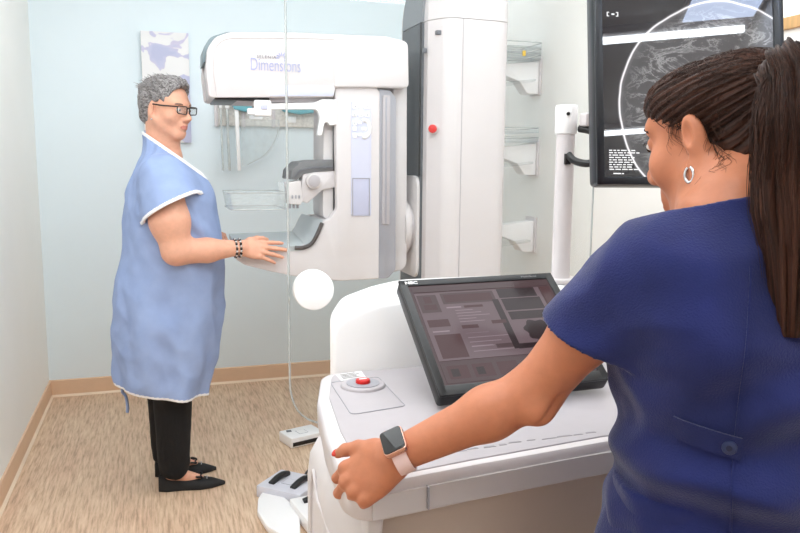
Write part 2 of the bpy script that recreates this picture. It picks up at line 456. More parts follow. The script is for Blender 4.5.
LAMP = mat('lamp_diffuser', (255, 252, 246), .5, emit=((240, 249, 255), 15))
for x, y, lab in STRIPS:
    t = thing('ceiling_light', lab, 'ceiling light', (x, y, ZC))
    box('housing', (x-.62, y-.05, ZC-.035), (x+.62, y+.05, ZC), W, t)
    prism('diffuser', rpoly([(y-.016, ZC-.035), (y+.016, ZC-.035), (y+.013, ZC-.06, .01), (y-.013, ZC-.06, .01)]), 'x', x-.6, x+.6, LAMP, t)

t = thing('ceiling_light', 'added square ceiling panel making the pale blue reflection in the reading monitor', 'ceiling light', (1.62, -.1, ZC))  # added glowing panel, source unknown, gives the reading monitor its pale blue reflection
box('housing', (1.46, -.30, ZC-.03), (1.78, .12, ZC), W, t)
box('diffuser', (1.475, -.285, ZC-.036), (1.765, .105, ZC-.029), mat('added_panel_diffuser', (225, 236, 255), .5, emit=((205, 222, 255), 7)), t, .001)
# ------------------------------------------------------------------ mammography machine
def machine():
    t = thing('mammography_machine', 'tall white mammography machine with C-shaped arm beside the person in the blue gown', 'medical machine', (1.2, 3.16, 0))
    # column: rounded plan
    def plan(g): return rpoly([(1.070-g, 2.985, .01), (1.118-g, 2.905-g, .06), (1.165, 2.89-g, .05), (1.41+g, 2.905-g, .07), (1.41+g, 3.43+g, .07), (1.118-g, 3.43+g, .06), (1.070-g, 3.335, .01)], 0, 7)
    pl = plan(0); cx, cy = 1.25, 3.16
    rings = []
    for z, s in ((.09, 1), (1.93, 1)): rings.append([Vector((cx+(a-cx)*s, cy+(b-cy)*s, z)) for a, b in pl])
    vs_, fs = ring_loft(rings); meshobj('column', vs_, fs, W, t, 40)
    rings = []
    for k in range(9):
        an = math.pi/2*k/8; s = .55+.45*math.cos(an); z = 1.932+.27*math.sin(an)
        rings.append([Vector((cx+.06+(a-cx-.06)*s*1.004, cy+(b-cy)*(.8+.2*math.cos(an))*1.004, z)) for a, b in pl])
    vs_, fs = ring_loft(rings); meshobj('column_cap', vs_, fs, W, t, 60)
    prism('column_base', rpoly([(.98, 2.86), (1.46, 2.86), (1.46, 3.47), (.98, 3.47)], .06), 'z', 0, .09, GL, t, .01)
    # the dark travel slot in the face towards the patient
    prism('travel_slot', rpoly([(3.03, .75), (3.29, .75), (3.29, 1.93), (3.03, 1.93)], .004), 'x', 1.058, 1.075, SLOT, t, .003)
    rings = []
    for k in range(9):
        an = math.pi/2*k/8; s = .55+.45*math.cos(an); z = 1.932+.27*math.sin(an)
        x = cx+.06+(1.066-cx-.06)*s
        rings.append([Vector((x-.008, 3.03, z)), Vector((x-.008, 3.29, z)), Vector((x+.02, 3.29, z)), Vector((x+.02, 3.03, z))])
    vs_, fs = ring_loft(rings); meshobj('slot_top', vs_, fs, mat('slot_top_grey', (128, 132, 137), .45), t, 30)
    box('slot_shadow_gap', (1.052, 3.03, 1.30), (1.060, 3.036, 1.93), BLK, t, .001)
    box('status_bar', (1.085, 2.925, 1.868), (1.12, 2.945, 1.885), GD, t, .002)
    box('latch', (1.048, 2.975, 1.80), (1.064, 2.99, 1.82), GD, t, .002)
    # vertical panel seam on the side
    box('panel_seam', (1.186, 2.8885, .09), (1.188, 2.891, 1.93), GL, t, 0)
    e = cyl('emergency_button', (1.084, 2.944, 1.494), (1.073, 2.926, 1.494), .017, RED, t, bevel=.003); e['label'] = 'round red emergency stop button'
    cyl('button_collar', (1.088, 2.951, 1.494), (1.080, 2.938, 1.494), .022, W2, e)
    # pivot
    cyl('pivot_disc', (1.000, 3.16, 1.075), (1.030, 3.16, 1.075), .128, W2, t, 48, bevel=.008)
    cyl('pivot_hub', (1.030, 3.16, 1.075), (1.075, 3.16, 1.075), .105, W, t, 48, bevel=.004)
    prism('pivot_plate', rpoly([(3.03, .86), (3.29, .86), (3.29, 1.3), (3.03, 1.3)], .05), 'x', 1.045, 1.062, W2, t, .006)
    # C-arm: spine and breast support in one moulding
    spine = rpoly([(.684, 1.656, .02), (.854, 1.66, .02), (.871, 1.639, .015), (.871, .869, .01), (.703, .867, .05), (.536, .889, .05), (.415, .918, .05), (.316, .947, .03), (.279, .972, .022), (.284, 1.006, .006), (.53, 1.012, .03), (.586, 1.036, .03), (.612, 1.08, .03), (.634, 1.118, .012), (.662, 1.125, .02), (.690, 1.165, .04)], 0, 6)
    prism('c_arm', spine, 'y', 3.0, 3.30, W, t, .008, 3)
    # recessed inner rail
    prism('compression_rail', rpoly([(.648, 1.635), (.70, 1.635), (.70, 1.12), (.642, 1.12, .03)], .004), 'y', 3.045, 3.255, W2, t, .004)
    box('rail_slot', (.684, 3.035, 1.14), (.691, 3.046, 1.50), BLK, t, .001)
    # grey rear strip with darker channel
    prism('rear_strip', rpoly([(.868, 1.652, .004), (.918, 1.648, .02), (.943, 1.615, .02), (.946, .905, .03), (.915, .871, .02), (.868, .869, .004)]), 'y', 3.006, 3.294, GM, t, .004)
    prism('rear_channel', rpoly([(.884, 1.628), (.916, 1.628), (.916, 1.098), (.884, 1.098)], .006), 'y', 2.999, 3.01, GL, t, .002)
    box('channel_groove', (.894, 2.9975, 1.1), (.902, 3.006, 1.62), GM, t, .001)
    prism('rear_cover', rpoly([(.940, 1.674), (1.006, 1.676), (1.012, .9, .06), (.940, .884, .02)]), 'y', 3.05, 3.27, W2, t, .01)
    # control panel with buttons and recess
    p = prism('control_panel', rpoly([(.750, 1.600), (.834, 1.602), (.835, 1.135), (.750, 1.136)], .008), 'y', 2.9965, 3.004, LAV, t, .0015)
    for k, (x, z, w, h) in enumerate([(.767, 1.578, .024, .018), (.815, 1.579, .028, .018), (.764, 1.545, .02, .014), (.790, 1.545, .02, .014), (.817, 1.546, .02, .014), (.764, 1.512, .016, .02), (.764, 1.49, .016, .018), (.764, 1.462, .018, .018), (.785, 1.515, .018, .012), (.785, 1.466, .018, .012), (.803, 1.49, .022, .014)]):
        b = prism('button', rpoly([(x-w/2, z-h/2), (x+w/2, z-h/2), (x+w/2, z+h/2), (x-w/2, z+h/2)], .004), 'y', 2.993, 2.998, WB, p, .0012)
        box('button_icon', (x-.003, 2.9922, z-.0025), (x+.003, 2.9932, z+.0025), GM, b, 0) if k < 6 else None
    arc = [(.805+.022*math.cos(a), 2.9945, 1.49+.034*math.sin(a)) for a in np.linspace(-2.0, 2.0, 14)]
    rod('button', arc, .0075, WB, p, 8, sm=0)
    fr = prism('recess', rpoly([(.753, 1.292), (.828, 1.292), (.828, 1.139), (.753, 1.139)], .008), 'y', 2.9945, 2.9975, LAVD, p, .001)
    for a, b in (((.753, 1.139), (.757, 1.292)), ((.824, 1.139), (.828, 1.292)), ((.753, 1.288), (.828, 1.292))):
        box('recess_lip', (a[0], 2.992, a[1]), (b[0], 2.9955, b[1]), GM, fr, .001)
    # breast support top plate: grey trough
    near = [(.288, 1.014), (.53, 1.018), (.558, 1.024), (.588, 1.042), (.610, 1.078), (.630, 1.122)]
    far = [(.283, 1.045), (.535, 1.05), (.556, 1.056), (.570, 1.075), (.584, 1.104), (.600, 1.128)]
    vs_, fs = [], []
    N_ = smooth_path([(x, 2.998, z) for x, z in near], 6); F_ = smooth_path([(x, 3.30, z) for x, z in far], 6)
    n = len(N_)
    vs_ = N_+F_+[v-Vector((0, 0, .02)) for v in N_]+[v-Vector((0, 0, .02)) for v in F_]
    for i in range(n-1):
        fs += [(i, i+1, n+i+1, n+i), (2*n+i, 3*n+i, 3*n+i+1, 2*n+i+1), (i, 2*n+i, 2*n+i+1, i+1), (n+i, n+i+1, 3*n+i+1, 3*n+i)]
    fs += [(0, n, 3*n, 2*n), (n-1, 3*n-1, 4*n-1, 2*n-1) if False else (n-1, 2*n-1, 4*n-1, 3*n-1)]
    b = meshobj('breast_support', vs_, fs, mat('support_grey', (182, 188, 190), .4, var=.015), t, 50); b['label'] = 'grey curved support plate'
    rod('support_trim', [(.515, 2.996, 1.011), (.548, 2.995, 1.011), (.582, 2.995, 1.025), (.606, 2.995, 1.062), (.628, 2.997, 1.110)], .0085, BRK, b, 8, flat=1)
    # far ramp shoulder
    prism('ramp_shoulder', rpoly([(.60, 1.09), (.63, 1.126, .01), (.70, 1.126), (.70, 1.05), (.60, 1.05)]), 'y', 3.26, 3.30, W2, t, .004)
    # tube head: grey core sandwiched between two white covers
    core = rpoly([(.186, 1.735, .01), (.179, 1.726, .01), (.181, 1.784, .03), (.207, 1.826, .05), (.268, 1.848, .08), (.506, 1.863, .2), (.904, 1.869, .01), (.93, 1.70), (.30, 1.70)], 0, 6)
    cov = rpoly([(.193, 1.600, .012), (.184, 1.70, .05), (.192, 1.775, .05), (.222, 1.818, .05), (.275, 1.838, .08), (.506, 1.851, .3), (.891, 1.858, .1), (.985, 1.842, .03), (.990, 1.659, .02), (.684, 1.650, .004), (.674, 1.612, .006), (.209, 1.594, .01)], 0, 6)
    h = prism('tube_head', cov, 'y', 2.985, 3.06, W, t, .012, 3)
    prism('tube_head_core', core, 'y', 3.05, 3.27, TEALG, h, .004)
    prism('tube_head_body', rpoly([(x+.006, z-.004 if z > 1.7 else z) for x, z in cov]), 'y', 3.055, 3.265, W2, h, .004)
    prism('far_cover', cov, 'y', 3.26, 3.33, W, h, .012, 3)
    prism('shoulder_panel', rpoly([(.676, 1.652, .004), (.677, 1.768, .012), (.697, 1.783, .012), (.977, 1.797, .01), (.985, 1.663, .01)], 0, 5), 'y', 2.9815, 2.99, W, h, .002)
    prism('lower_stripe', rpoly([(.423, 1.606), (.437, 1.638, .015), (.457, 1.648, .01), (.675, 1.655), (.675, 1.618, .006), (.664, 1.614)], 0, 4), 'y', 2.982, 2.99, LAV, h, .0015)
    sm = smooth_path([(.222, 2.9836, 1.60), (.212, 2.9836, 1.70), (.220, 2.9836, 1.77), (.245, 2.9836, 1.803), (.30, 2.9836, 1.818), (.50, 2.9836, 1.829), (.68, 2.9836, 1.836)], 8)
    vs_, fs = tube(sm, .0016, 6); meshobj('cover_seam', vs_, fs, mat('seam_grey', (214, 208, 208), .6), h, 60)
    box('collimator_window', (.216, 3.0, 1.588), (.424, 3.30, 1.602), BLK, h, .004)
    box('collimator_plate', (.30, 3.02, 1.586), (.66, 3.28, 1.615), GL, h, .004)
    INK = mat('pale_ink', (166, 170, 208), .6, var=.01)
    INK2 = mat('grey_ink', (128, 124, 130), .6, var=.01)
    tx = text('lettering', 'Dimensions', (.348, 2.9822, 1.702), .069, INK, h, offset=-.0006, sx=.60); tx['label'] = 'pale lavender product lettering'
    text('small_lettering', 'SELENIA', (.374, 2.9822, 1.748), .017, INK2, h, space=1.25)
    lv, lf = [], []
    for k in range(7):
        a = math.pi*(k/6); c = Vector((.470+.016*math.cos(a), 2.982, 1.752+.016*math.sin(a)))
        i0 = len(lv)
        for q in range(8):
            w = 2*math.pi*q/8; r1, r2 = .008*math.cos(w), .0022*math.sin(w)
            lv.append(c+Vector((math.cos(a)*r1-math.sin(a)*r2, 0, math.sin(a)*r1+math.cos(a)*r2)))
        for q in range(8): lv.append(lv[i0+q]+Vector((0, .002, 0)))
        lf.append(tuple(range(i0, i0+8))); lf += [(i0+q, i0+8+q, i0+8+(q+1) % 8, i0+(q+1) % 8) for q in range(8)]
    meshobj('fan_emblem', lv, lf, INK, h, 30)
    # face-shield bracket under the tube head
    f = prism('shield_bracket', rpoly([(.396, 1.556), (.396, 1.577), (.60, 1.588), (.632, 1.603, .01), (.690, 1.603, .006), (.690, 1.505, .006), (.662, 1.500, .006), (.655, 1.512, .01), (.640, 1.512, .01), (.628, 1.46, .006), (.612, 1.46, .006), (.622, 1.530, .02), (.612, 1.563, .02)], .003, 4), 'y', 2.995, 3.03, WB, t, .004)
    box('bracket_block', (.362, 2.99, 1.530), (.430, 3.045, 1.592), WB, f, .008)
    box('bracket_arm', (.362, 3.0, 1.556), (.396, 3.06, 1.575), WB, f, .004)
    box('bracket_button', (.388, 2.985, 1.556), (.413, 2.992, 1.573), LAVD, f, .002)
    box('bracket_tab', (.338, 3.0, 1.536), (.366, 3.03, 1.56), WB, f, .004)
    # compression device
    c = prism('compression_arm', rpoly([(.556, 1.306, .012), (.600, 1.318, .02), (.690, 1.320, .008), (.690, 1.252, .008), (.637, 1.241, .02), (.575, 1.188, .012), (.544, 1.198, .008)], 0, 5), 'y', 3.03, 3.11, W, t, .008)
    prism('grip', rpoly([(.508, 1.284, .006), (.513, 1.322, .02), (.548, 1.356, .03), (.610, 1.364, .05), (.682, 1.366, .01), (.682, 1.320, .006), (.600, 1.314, .02), (.560, 1.306, .02), (.532, 1.282, .008)], 0, 5), 'y', 3.025, 3.26, mat('soft_grey_grip', (112, 112, 114), .6, var=.05), c, .008)
    prism('grip_band', rpoly([(.520, 1.296), (.540, 1.326, .02), (.60, 1.337, .03), (.68, 1.338), (.68, 1.330), (.60, 1.328, .03), (.548, 1.318, .02), (.530, 1.294)], .002), 'y', 3.020, 3.03, GD, c, .002)
    k = cyl('knob', (.597, 3.03, 1.279), (.597, 2.995, 1.279), .031, W2, c, 36, bevel=.004); cyl('knob_face', (.597, 2.997, 1.279), (.597, 2.990, 1.279), .024, GL, k, 36, bevel=.002)
    q = prism('paddle_clamp', rpoly([(.490, 1.272, .006), (.547, 1.281, .006), (.553, 1.196, .006), (.545, 1.182), (.498, 1.186)], .003), 'y', 3.02, 3.10, W2, c, .004)
    for x in (.508, .522, .536): box('clamp_tooth', (x, 3.016, 1.208), (x+.007, 3.021, 1.222), GM, q, .001)
    for x in (.500, .516, .532): box('clamp_pin', (x, 3.03, 1.168), (x+.008, 3.05, 1.188), GM, q, .001)
    prism('clamp_wing', rpoly([(.452, 1.276), (.470, 1.276), (.50, 1.235), (.50, 1.19), (.478, 1.19)], .003), 'y', 3.03, 3.034, CLEAR, q, 0)
    # clear tray paddle: floor plate and upright lip
    pd = t
    d = prism('compression_paddle', rpoly([(.262, 3.0), (.49, 3.0), (.49, 3.28), (.262, 3.28)], .02), 'z', 1.165, 1.168, CLEAR, t, 0); d['label'] = 'clear plastic tray-shaped compression paddle'
    ru = rpoly([(.256, 2.995), (.49, 2.995), (.49, 3.285), (.256, 3.285)], .022, 5); ri = rpoly([(.259, 2.998), (.487, 2.998), (.487, 3.282), (.259, 3.282)], .02, 5)
    rl = rpoly([(.268, 3.0), (.48, 3.0), (.48, 3.28), (.268, 3.28)], .02, 5)
    rg = [[Vector((x, y, z)) for x, y in pp] for pp, z in ((rl, 1.165), (ru, 1.232), (ri, 1.232), ([(a*.985+.0055, b*.985+.047) for a, b in rl], 1.168))]
    vs_, fs = ring_loft(rg, False); meshobj('paddle_wall', vs_, fs, CLEAR, d, 40)
    rod('paddle_rim', [Vector((x, y, 1.232)) for x, y in ru]+[Vector((*ru[0], 1.232))], .0018, PEDGE, d, 6, sm=0)
    rod('paddle_rim', [Vector((x, y, 1.166)) for x, y in rl]+[Vector((*rl[0], 1.166))], .0022, PEDGE, d, 6, sm=0)
    return t
machine()

# ------------------------------------------------------------------ operator console
def console():
    t = thing('operator_console', 'low white operator console with grey worktop under the tilted screen', 'console', (.68, 1.3, 0))
    top = [(.236, .972, .05), (.45, 1.002, .3), (.70, 1.030, .3), (1.08, 1.03, .05), (1.05, 1.25, .3), (1.03, 1.56, .05), (.322, 1.56, .06), (.278, 1.385, .2), (.254, 1.2, .2)]
    rim = rpoly(top, 0, 8)
    cxy = Vector((.68, 1.27))
    inn = rpoly([(.272, .995, .05), (.45, 1.022, .3), (.70, 1.052, .3), (1.06, 1.052, .05), (1.03, 1.25, .3), (1.01, 1.55, .05), (.345, 1.55, .05), (.302, 1.385, .2), (.281, 1.2, .2)], 0, 8)
    rings = [[Vector((a, b, z)) for a, b in rpoly([(cxy.x+(p[0]-cxy.x)*s, cxy.y+(p[1]-cxy.y)*s, p[2]) for p in top], 0, 8)] for z, s in ((.842, .985), (.848, .998), (.885, 1.0), (.895, .996), (.899, .985))]
    vs_, fs = ring_loft(rings); wt = meshobj('worktop', vs_, fs, W, t, 50)
    prism('worktop_surface', inn, 'z', .890, .9015, GL, wt, .002)
    # front fascia: slightly darker band with seam and wavy painted reflection strip
    fr_ = [Vector((x, y, .871)) for x, y in ((.275, .978), (.45, 1.001), (.70, 1.028), (.95, 1.030), (1.06, 1.030))]
    P_ = smooth_path(fr_, 10)
    vs_ = [p+Vector((0, -.004, -.023)) for p in P_]+[p+Vector((0, -.004, .012)) for p in P_]+[p+Vector((0, .02, .012)) for p in P_]+[p+Vector((0, .02, -.023)) for p in P_]
    n = len(P_); fs = []
    for i in range(n-1):
        for a in range(4): fs.append((a*n+i, a*n+i+1, ((a+1) % 4)*n+i+1, ((a+1) % 4)*n+i))
    fs += [(0, n, 2*n, 3*n), (n-1, 4*n-1, 3*n-1, 2*n-1)]
    meshobj('front_fascia', vs_, fs, mat('fascia_grey', (205, 200, 200), .4, var=.01), wt, 40)
    box('fascia_seam', (.361, .979, .85), (.363, .992, .884), GM, wt, 0)
    # grey chips that paint the broken reflection along the worktop's glossy front rim
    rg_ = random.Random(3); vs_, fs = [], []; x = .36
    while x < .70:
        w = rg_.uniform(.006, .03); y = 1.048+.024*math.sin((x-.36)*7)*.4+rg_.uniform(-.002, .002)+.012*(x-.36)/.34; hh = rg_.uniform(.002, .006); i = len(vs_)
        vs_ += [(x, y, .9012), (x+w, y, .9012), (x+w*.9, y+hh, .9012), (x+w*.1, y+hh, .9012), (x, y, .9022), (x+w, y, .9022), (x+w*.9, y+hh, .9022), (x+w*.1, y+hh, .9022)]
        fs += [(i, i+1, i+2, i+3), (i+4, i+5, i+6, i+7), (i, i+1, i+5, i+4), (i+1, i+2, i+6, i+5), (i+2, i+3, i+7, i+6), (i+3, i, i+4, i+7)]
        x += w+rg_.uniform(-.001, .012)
    meshobj('edge_reflection_strip', vs_, fs, mat('edge_reflection_grey', (150, 146, 150), .4), wt, 30)
    # recessed panel with emergency stop, and paper label
    op = rpoly([(.318, 1.272), (.428, 1.292), (.432, 1.492), (.325, 1.478)], .012, 4)
    ap = prism('access_panel', op, 'z', .9005, .9022, GL, wt, .0005)
    rod('panel_outline', [Vector((a, b, .9024)) for a, b in op]+[Vector((*op[0], .9024))], .0008, GM, ap, 5, sm=0)
    cyl('stop_collar', (.384, 1.437, .901), (.384, 1.437, .908), .047, GL, ap, 40, r2=.044, bevel=.002)
    cyl('stop_well', (.384, 1.437, .9075), (.384, 1.437, .9095), .034, GM, ap, 40)
    s = cyl('stop_button', (.384, 1.437, .9085), (.384, 1.437, .917), .0155, RED, ap, 32, r2=.0145, bevel=.002); s['label'] = 'red push button in a round grey collar'
    box('button_mark', (.376, 1.4345, .9168), (.392, 1.4395, .9178), WB, s, 0)
    lb = prism('paper_label', [(.350, 1.486), (.406, 1.498), (.409, 1.545), (.349, 1.533)], 'z', .9015, .9024, WB, wt, 0)
    LI = mat('label_ink', (150, 146, 146), .7)
    quads('label_print', [(.006, .008+k*.0095, .05-.008*(k % 2), .012+k*.0095, 0) for k in range(4)], [LI], lb, Vector((.350, 1.486, .9026)), Vector((.975, .21, 0)), Vector((0, 1, 0)), Vector((0, 0, 1)))
    # body below: left side cover, recessed front
    side = rpoly([(1.02, .0), (1.02, .845, .03), (1.20, .872, .1), (1.40, .882, .1), (1.60, .885, .08), (1.66, .80, .05), (1.66, .0)], 0, 6)
    plan = [(.300, 1.012, .02), (.285, 1.016, .03), (.243, 1.16, .10), (.246, 1.34, .05), (.30, 1.36, .02)]
    rg0 = []
    for z, g in ((0, 0), (.78, 0), (.82, .004), (.85, .016), (.862, .04)):
        rg0.append([Vector((min(a+g, .31), b-(g if b > 1.2 else -g*.5), z)) for a, b in rpoly(plan, 0, 7)])
    vs_, fs = ring_loft(rg0); sd = meshobj('side_cover', vs_, fs, W2, t, 50)
    gp = smooth_path([(.268, 1.075, .10), (.266, 1.08, .55), (.259, 1.105, .70), (.248, 1.15, .755), (.2435, 1.21, .775), (.244, 1.27, .76), (.245, 1.29, .10)], 8)
    rod('cover_groove', gp, .003, W, sd, 6, sm=0)
    for k in range(7):
        z = .50+k*.028
        rod('vent_rib', [(.263, 1.09, z), (.255, 1.12, z+.025), (.247, 1.15, z+.035)], .004, W, sd, 6)
    prism('side_cover', side, 'x', 1.03, 1.097, W2, t, .018, 3)
    box('front_panel', (.292, 1.055, .0), (1.03, 1.075, .845), mat('greige_panel', (196, 180, 168), .5, var=.01), t, .002)
    box('front_corner_post', (.278, 1.012, 0), (.300, 1.07, .842), W2, t, .006)
    box('body', (.42, 1.07, .02), (1.0, 1.60, .845), W2, t, .004)
    # rear hump that carries the shield and the pole
    rings = []
    for y, dx_, g in ((1.585, .012, .020), (1.590, .003, .006), (1.60, 0, 0), (1.70, .022, 0), (1.80, .055, .004), (1.86, .085, .012), (1.885, .11, .03)):
        rings.append([Vector((a, y, b)) for a, b in rpoly([(.352+dx_, .62+g), (.352+dx_, 1.000-g, .05), (.375+dx_, 1.026-g, .05), (.45+dx_, 1.050-g, .15), (.60, 1.062-g, .3), (1.0-g, 1.062-g, .05), (1.02-g, .62+g)], 0, 7)])
    vs_, fs = ring_loft(rings); meshobj('rear_hump', vs_, fs, WB, t, 60)
    cyl('screen_foot', (.655, 1.42, .90), (.655, 1.42, .925), .12, BLK, t, 40) if False else None
    return t
console()

t = thing('glass_shield', 'tall clear glass radiation shield standing behind the console', 'glass shield', (.7, 1.95, .65))
gp = rpoly([(.318, .64, .13), (1.225, .64, .10), (1.225, 2.15, .05), (.318, 2.15, .05)], 0, 10)
gp_ = prism('pane', gp, 'y', 1.945, 1.955, PANE, t, 0)
rod('polished_edge', [Vector((x, 1.95, z)) for x, z in gp]+[Vector((gp[0][0], 1.95, gp[0][1]))], .0030, PEDGE, t, 6, sm=0)
d = cyl('clamp_disc', (.383, 1.932, 1.018), (.383, 1.947, 1.018), .0535, WB, t, 48, bevel=.004); d['label'] = 'plain white round clamp disc'
cyl('clamp_disc_back', (.383, 1.953, 1.018), (.383, 1.964, 1.018), .0535, WB, d, 48, bevel=.003)
cyl('clamp_foot', (.55, 1.95, .62), (.55, 1.95, .70), .03, GL, t, 24); cyl('clamp_foot', (.95, 1.95, .62), (.95, 1.95, .70), .03, GL, t, 24)
box('clamp_bracket', (.5, 1.88, .60), (1.0, 1.965, .645), GL, t, .006)

# ------------------------------------------------------------------ touch screen on the console
def screen():
    A = Vector((.476, 1.238, .932)); ux = Vector((1, .006, .01)).normalized(); up = (Vector((.011, .252, .18))).normalized()
    n = ux.cross(up).normalized(); up = n.cross(ux)   # n points to the operator
    if n.y > 0: n = -n
    w, h = .360, .303
    t = thing('touch_screen', 'black framed touch screen tilted on the console worktop', 'monitor', (.66, 1.36, .9))
    Rm = Matrix((ux, up, n)).transposed().to_4x4()
    def slab(name, u0, v0, u1, v1, d0, d1, m, par, bev=.004, r=.008):
        pts = rpoly([(u0, v0), (u1, v0), (u1, v1), (u0, v1)], r, 4)
        k = len(pts); vs_ = [A+ux*a+up*b+n*d0 for a, b in pts]+[A+ux*a+up*b+n*d1 for a, b in pts]
        fs = [tuple(range(k)), tuple(range(2*k-1, k-1, -1))]+[(i, (i+1) % k, k+(i+1) % k, k+i) for i in range(k)]
        return meshobj(name, vs_, fs, m, par, 40, bev)
    b = slab('housing', 0, 0, w, h, -.032, -.002, BLK, t, .005)
    slab('back_cover', .05, .05, w-.05, h-.05, -.055, -.03, BLK, t, .008)
    bz = .017
    for q in ((0, 0, w, bz+.006), (0, h-bz, w, h), (0, 0, bz, h), (w-bz, 0, w, h)):
        slab('bezel', *q, -.004, .002, BLK, b, .0015, .002)
    def scr(name, rgb, e): return mat(name, (14, 13, 14), .12, var=.02, spec=.2, emit=(rgb, e))
    cols = [scr('screen_base', (58, 44, 46), 1), scr('screen_pane', (80, 66, 70), 1), scr('screen_dark', (34, 24, 26), 1), scr('screen_red', (56, 34, 36), 1), scr('screen_light', (108, 94, 100), 1)]
    SW, SH = w-2*bz, h-2*bz-.006
    O = A+ux*bz+up*(bz+.006)
    slab('display', bz, bz+.006, w-bz, h-bz, -.004, -.0005, cols[0], b, 0, .001)
    R = []
    def r(x0, y0, x1, y1, q): R.append((x0*SW, (1-y1)*SH, x1*SW, (1-y0)*SH, q))
    r(.015, .02, .985, .075, 0); r(.02, .09, .90, .78, 1); r(.02, .80, .92, .985, 0)
    r(.03, .11, .16, .30, 0); r(.07, .13, .12, .20, 3); r(.055, .215, .14, .27, 3)
    r(.19, .10, .56, .22, 0); r(.21, .12, .54, .20, 3); r(.20, .25, .30, .265, 4); r(.32, .245, .45, .27, 3)
    r(.04, .375, .18, .45, 3); r(.05, .53, .22, .76, 3); r(.05, .49, .16, .503, 4)
    r(.25, .45, .36, .485, 3); r(.46, .42, .56, .455, 3)
    for k in range(6): r(.25, .29+k*.03, .25+.12+.05*(k % 3), .296+k*.03, 4)
    for k in range(5): r(.26, .53+k*.045, .26+.15+.06*(k*2 % 3), .536+k*.045, 4)
    r(.26, .66, .40, .664, 4); r(.42, .66, .56, .70, 0)
    r(.53, .20, .575, .72, 2); r(.56, .675, .80, .725, 2); r(.59, .09, .865, .19, 2); r(.595, .20, .875, .33, 2); r(.60, .345, .885, .43, 2)
    r(.60, .085, .86, .089, 3); r(.91, .09, .985, .5, 3)
    for k in range(5): r(.05+k*.16, .83, .05+k*.16+.13, .95, 3); r(.07+k*.16, .86, .07+k*.16+.05, .93, 2)
    q = quads('display_windows', R, cols, b, O, ux, up, n, .0004, .0004)
    # round dial graphic
    vv, ff = [], []; c = O+ux*(.755*SW)+up*(.445*SH)+n*.0012
    for k in range(40):
        a = 2*math.pi*k/40; rr = .028*(1+.10*math.sin(7*a)+.05*math.sin(3*a+1)); vv.append(c+ux*rr*1.15*math.cos(a)+up*rr*math.sin(a))
    vv += [v-n*.0006 for v in vv]; ff = [tuple(range(40))]+[(k, (k+1) % 40, 40+(k+1) % 40, 40+k) for k in range(40)]
    meshobj('display_dial', vv, ff, cols[2], b, 30)
    mm = Matrix.Identity(4)
    for i in range(3): mm[i][0], mm[i][1], mm[i][2] = ux[i], up[i], n[i]
    LT = mat('white_print', (225, 225, 225), .5); LG = mat('grey_print', (130, 130, 132), .5)
    text('lettering', 'NEC', A+ux*.012+up*(h-.0125)+n*.0023, .0105, LT, b, mat_=mm, offset=.0004, sx=1.35)
    text('small_lettering', 'MultiSync', A+ux*(w-.078)+up*(h-.0115)+n*.0023, .0075, LG, b, mat_=mm, sx=1.3)
    # hinge foot
    prism('stand', rpoly([(1.30, .902), (1.46, .902), (1.46, .93), (1.43, 1.03), (1.40, 1.03), (1.38, .93), (1.30, .915)], .006), 'x', .58, .73, BLK, t, .004)
screen()

# ------------------------------------------------------------------ reading monitor and its pole
def pole():
    t = thing('monitor_pole', 'white upright pole carrying the large reading monitor', 'pole', (.947, 1.64, 1.06))
    top = Vector((.947, 1.64, 1.496)); bot = Vector((.947, 1.64, 1.068))
    cyl('tube', bot, top-Vector((0, 0, .068)), .0225, W, t, 40)
    c = cyl('collar', top-Vector((0, 0, .069)), top, .0268, WB, t, 40, bevel=.004)
    cyl('collar_screw', top+Vector((-.010, -.0245, -.022)), top+Vector((-.0105, -.0275, -.022)), .0042, BLK, c, 12)
    cyl('foot_flange', (.947, 1.64, 1.0635), (.947, 1.64, 1.075), .045, W, t, 36, bevel=.003)
    prism('swing_arm', rpoly([(.965, 1.444), (1.06, 1.448), (1.06, 1.478), (.965, 1.476)], .006), 'y', 1.58, 1.612, W, t, .006)
    box('swing_link', (1.03, 1.46, 1.446), (1.06, 1.60, 1.476), W, t, .006)
    rod('cable', [(.970, 1.615, 1.440), (.985, 1.578, 1.430), (.997, 1.557, 1.398), (.993, 1.552, 1.370), (.968, 1.568, 1.357), (.947, 1.594, 1.363), (.940, 1.612, 1.378)], .009, BLK, t, 10)
    box('cable_port', (.934, 1.612, 1.354), (.948, 1.622, 1.380), BLK, t, .001)
    cyl('swivel', (.968, 1.548, 1.548), (1.003, 1.515, 1.548), .029, W2, t, 30, bevel=.004)
    box('swivel_block', (.975, 1.50, 1.515), (1.06, 1.56, 1.58), W2, t, .008)
pole()
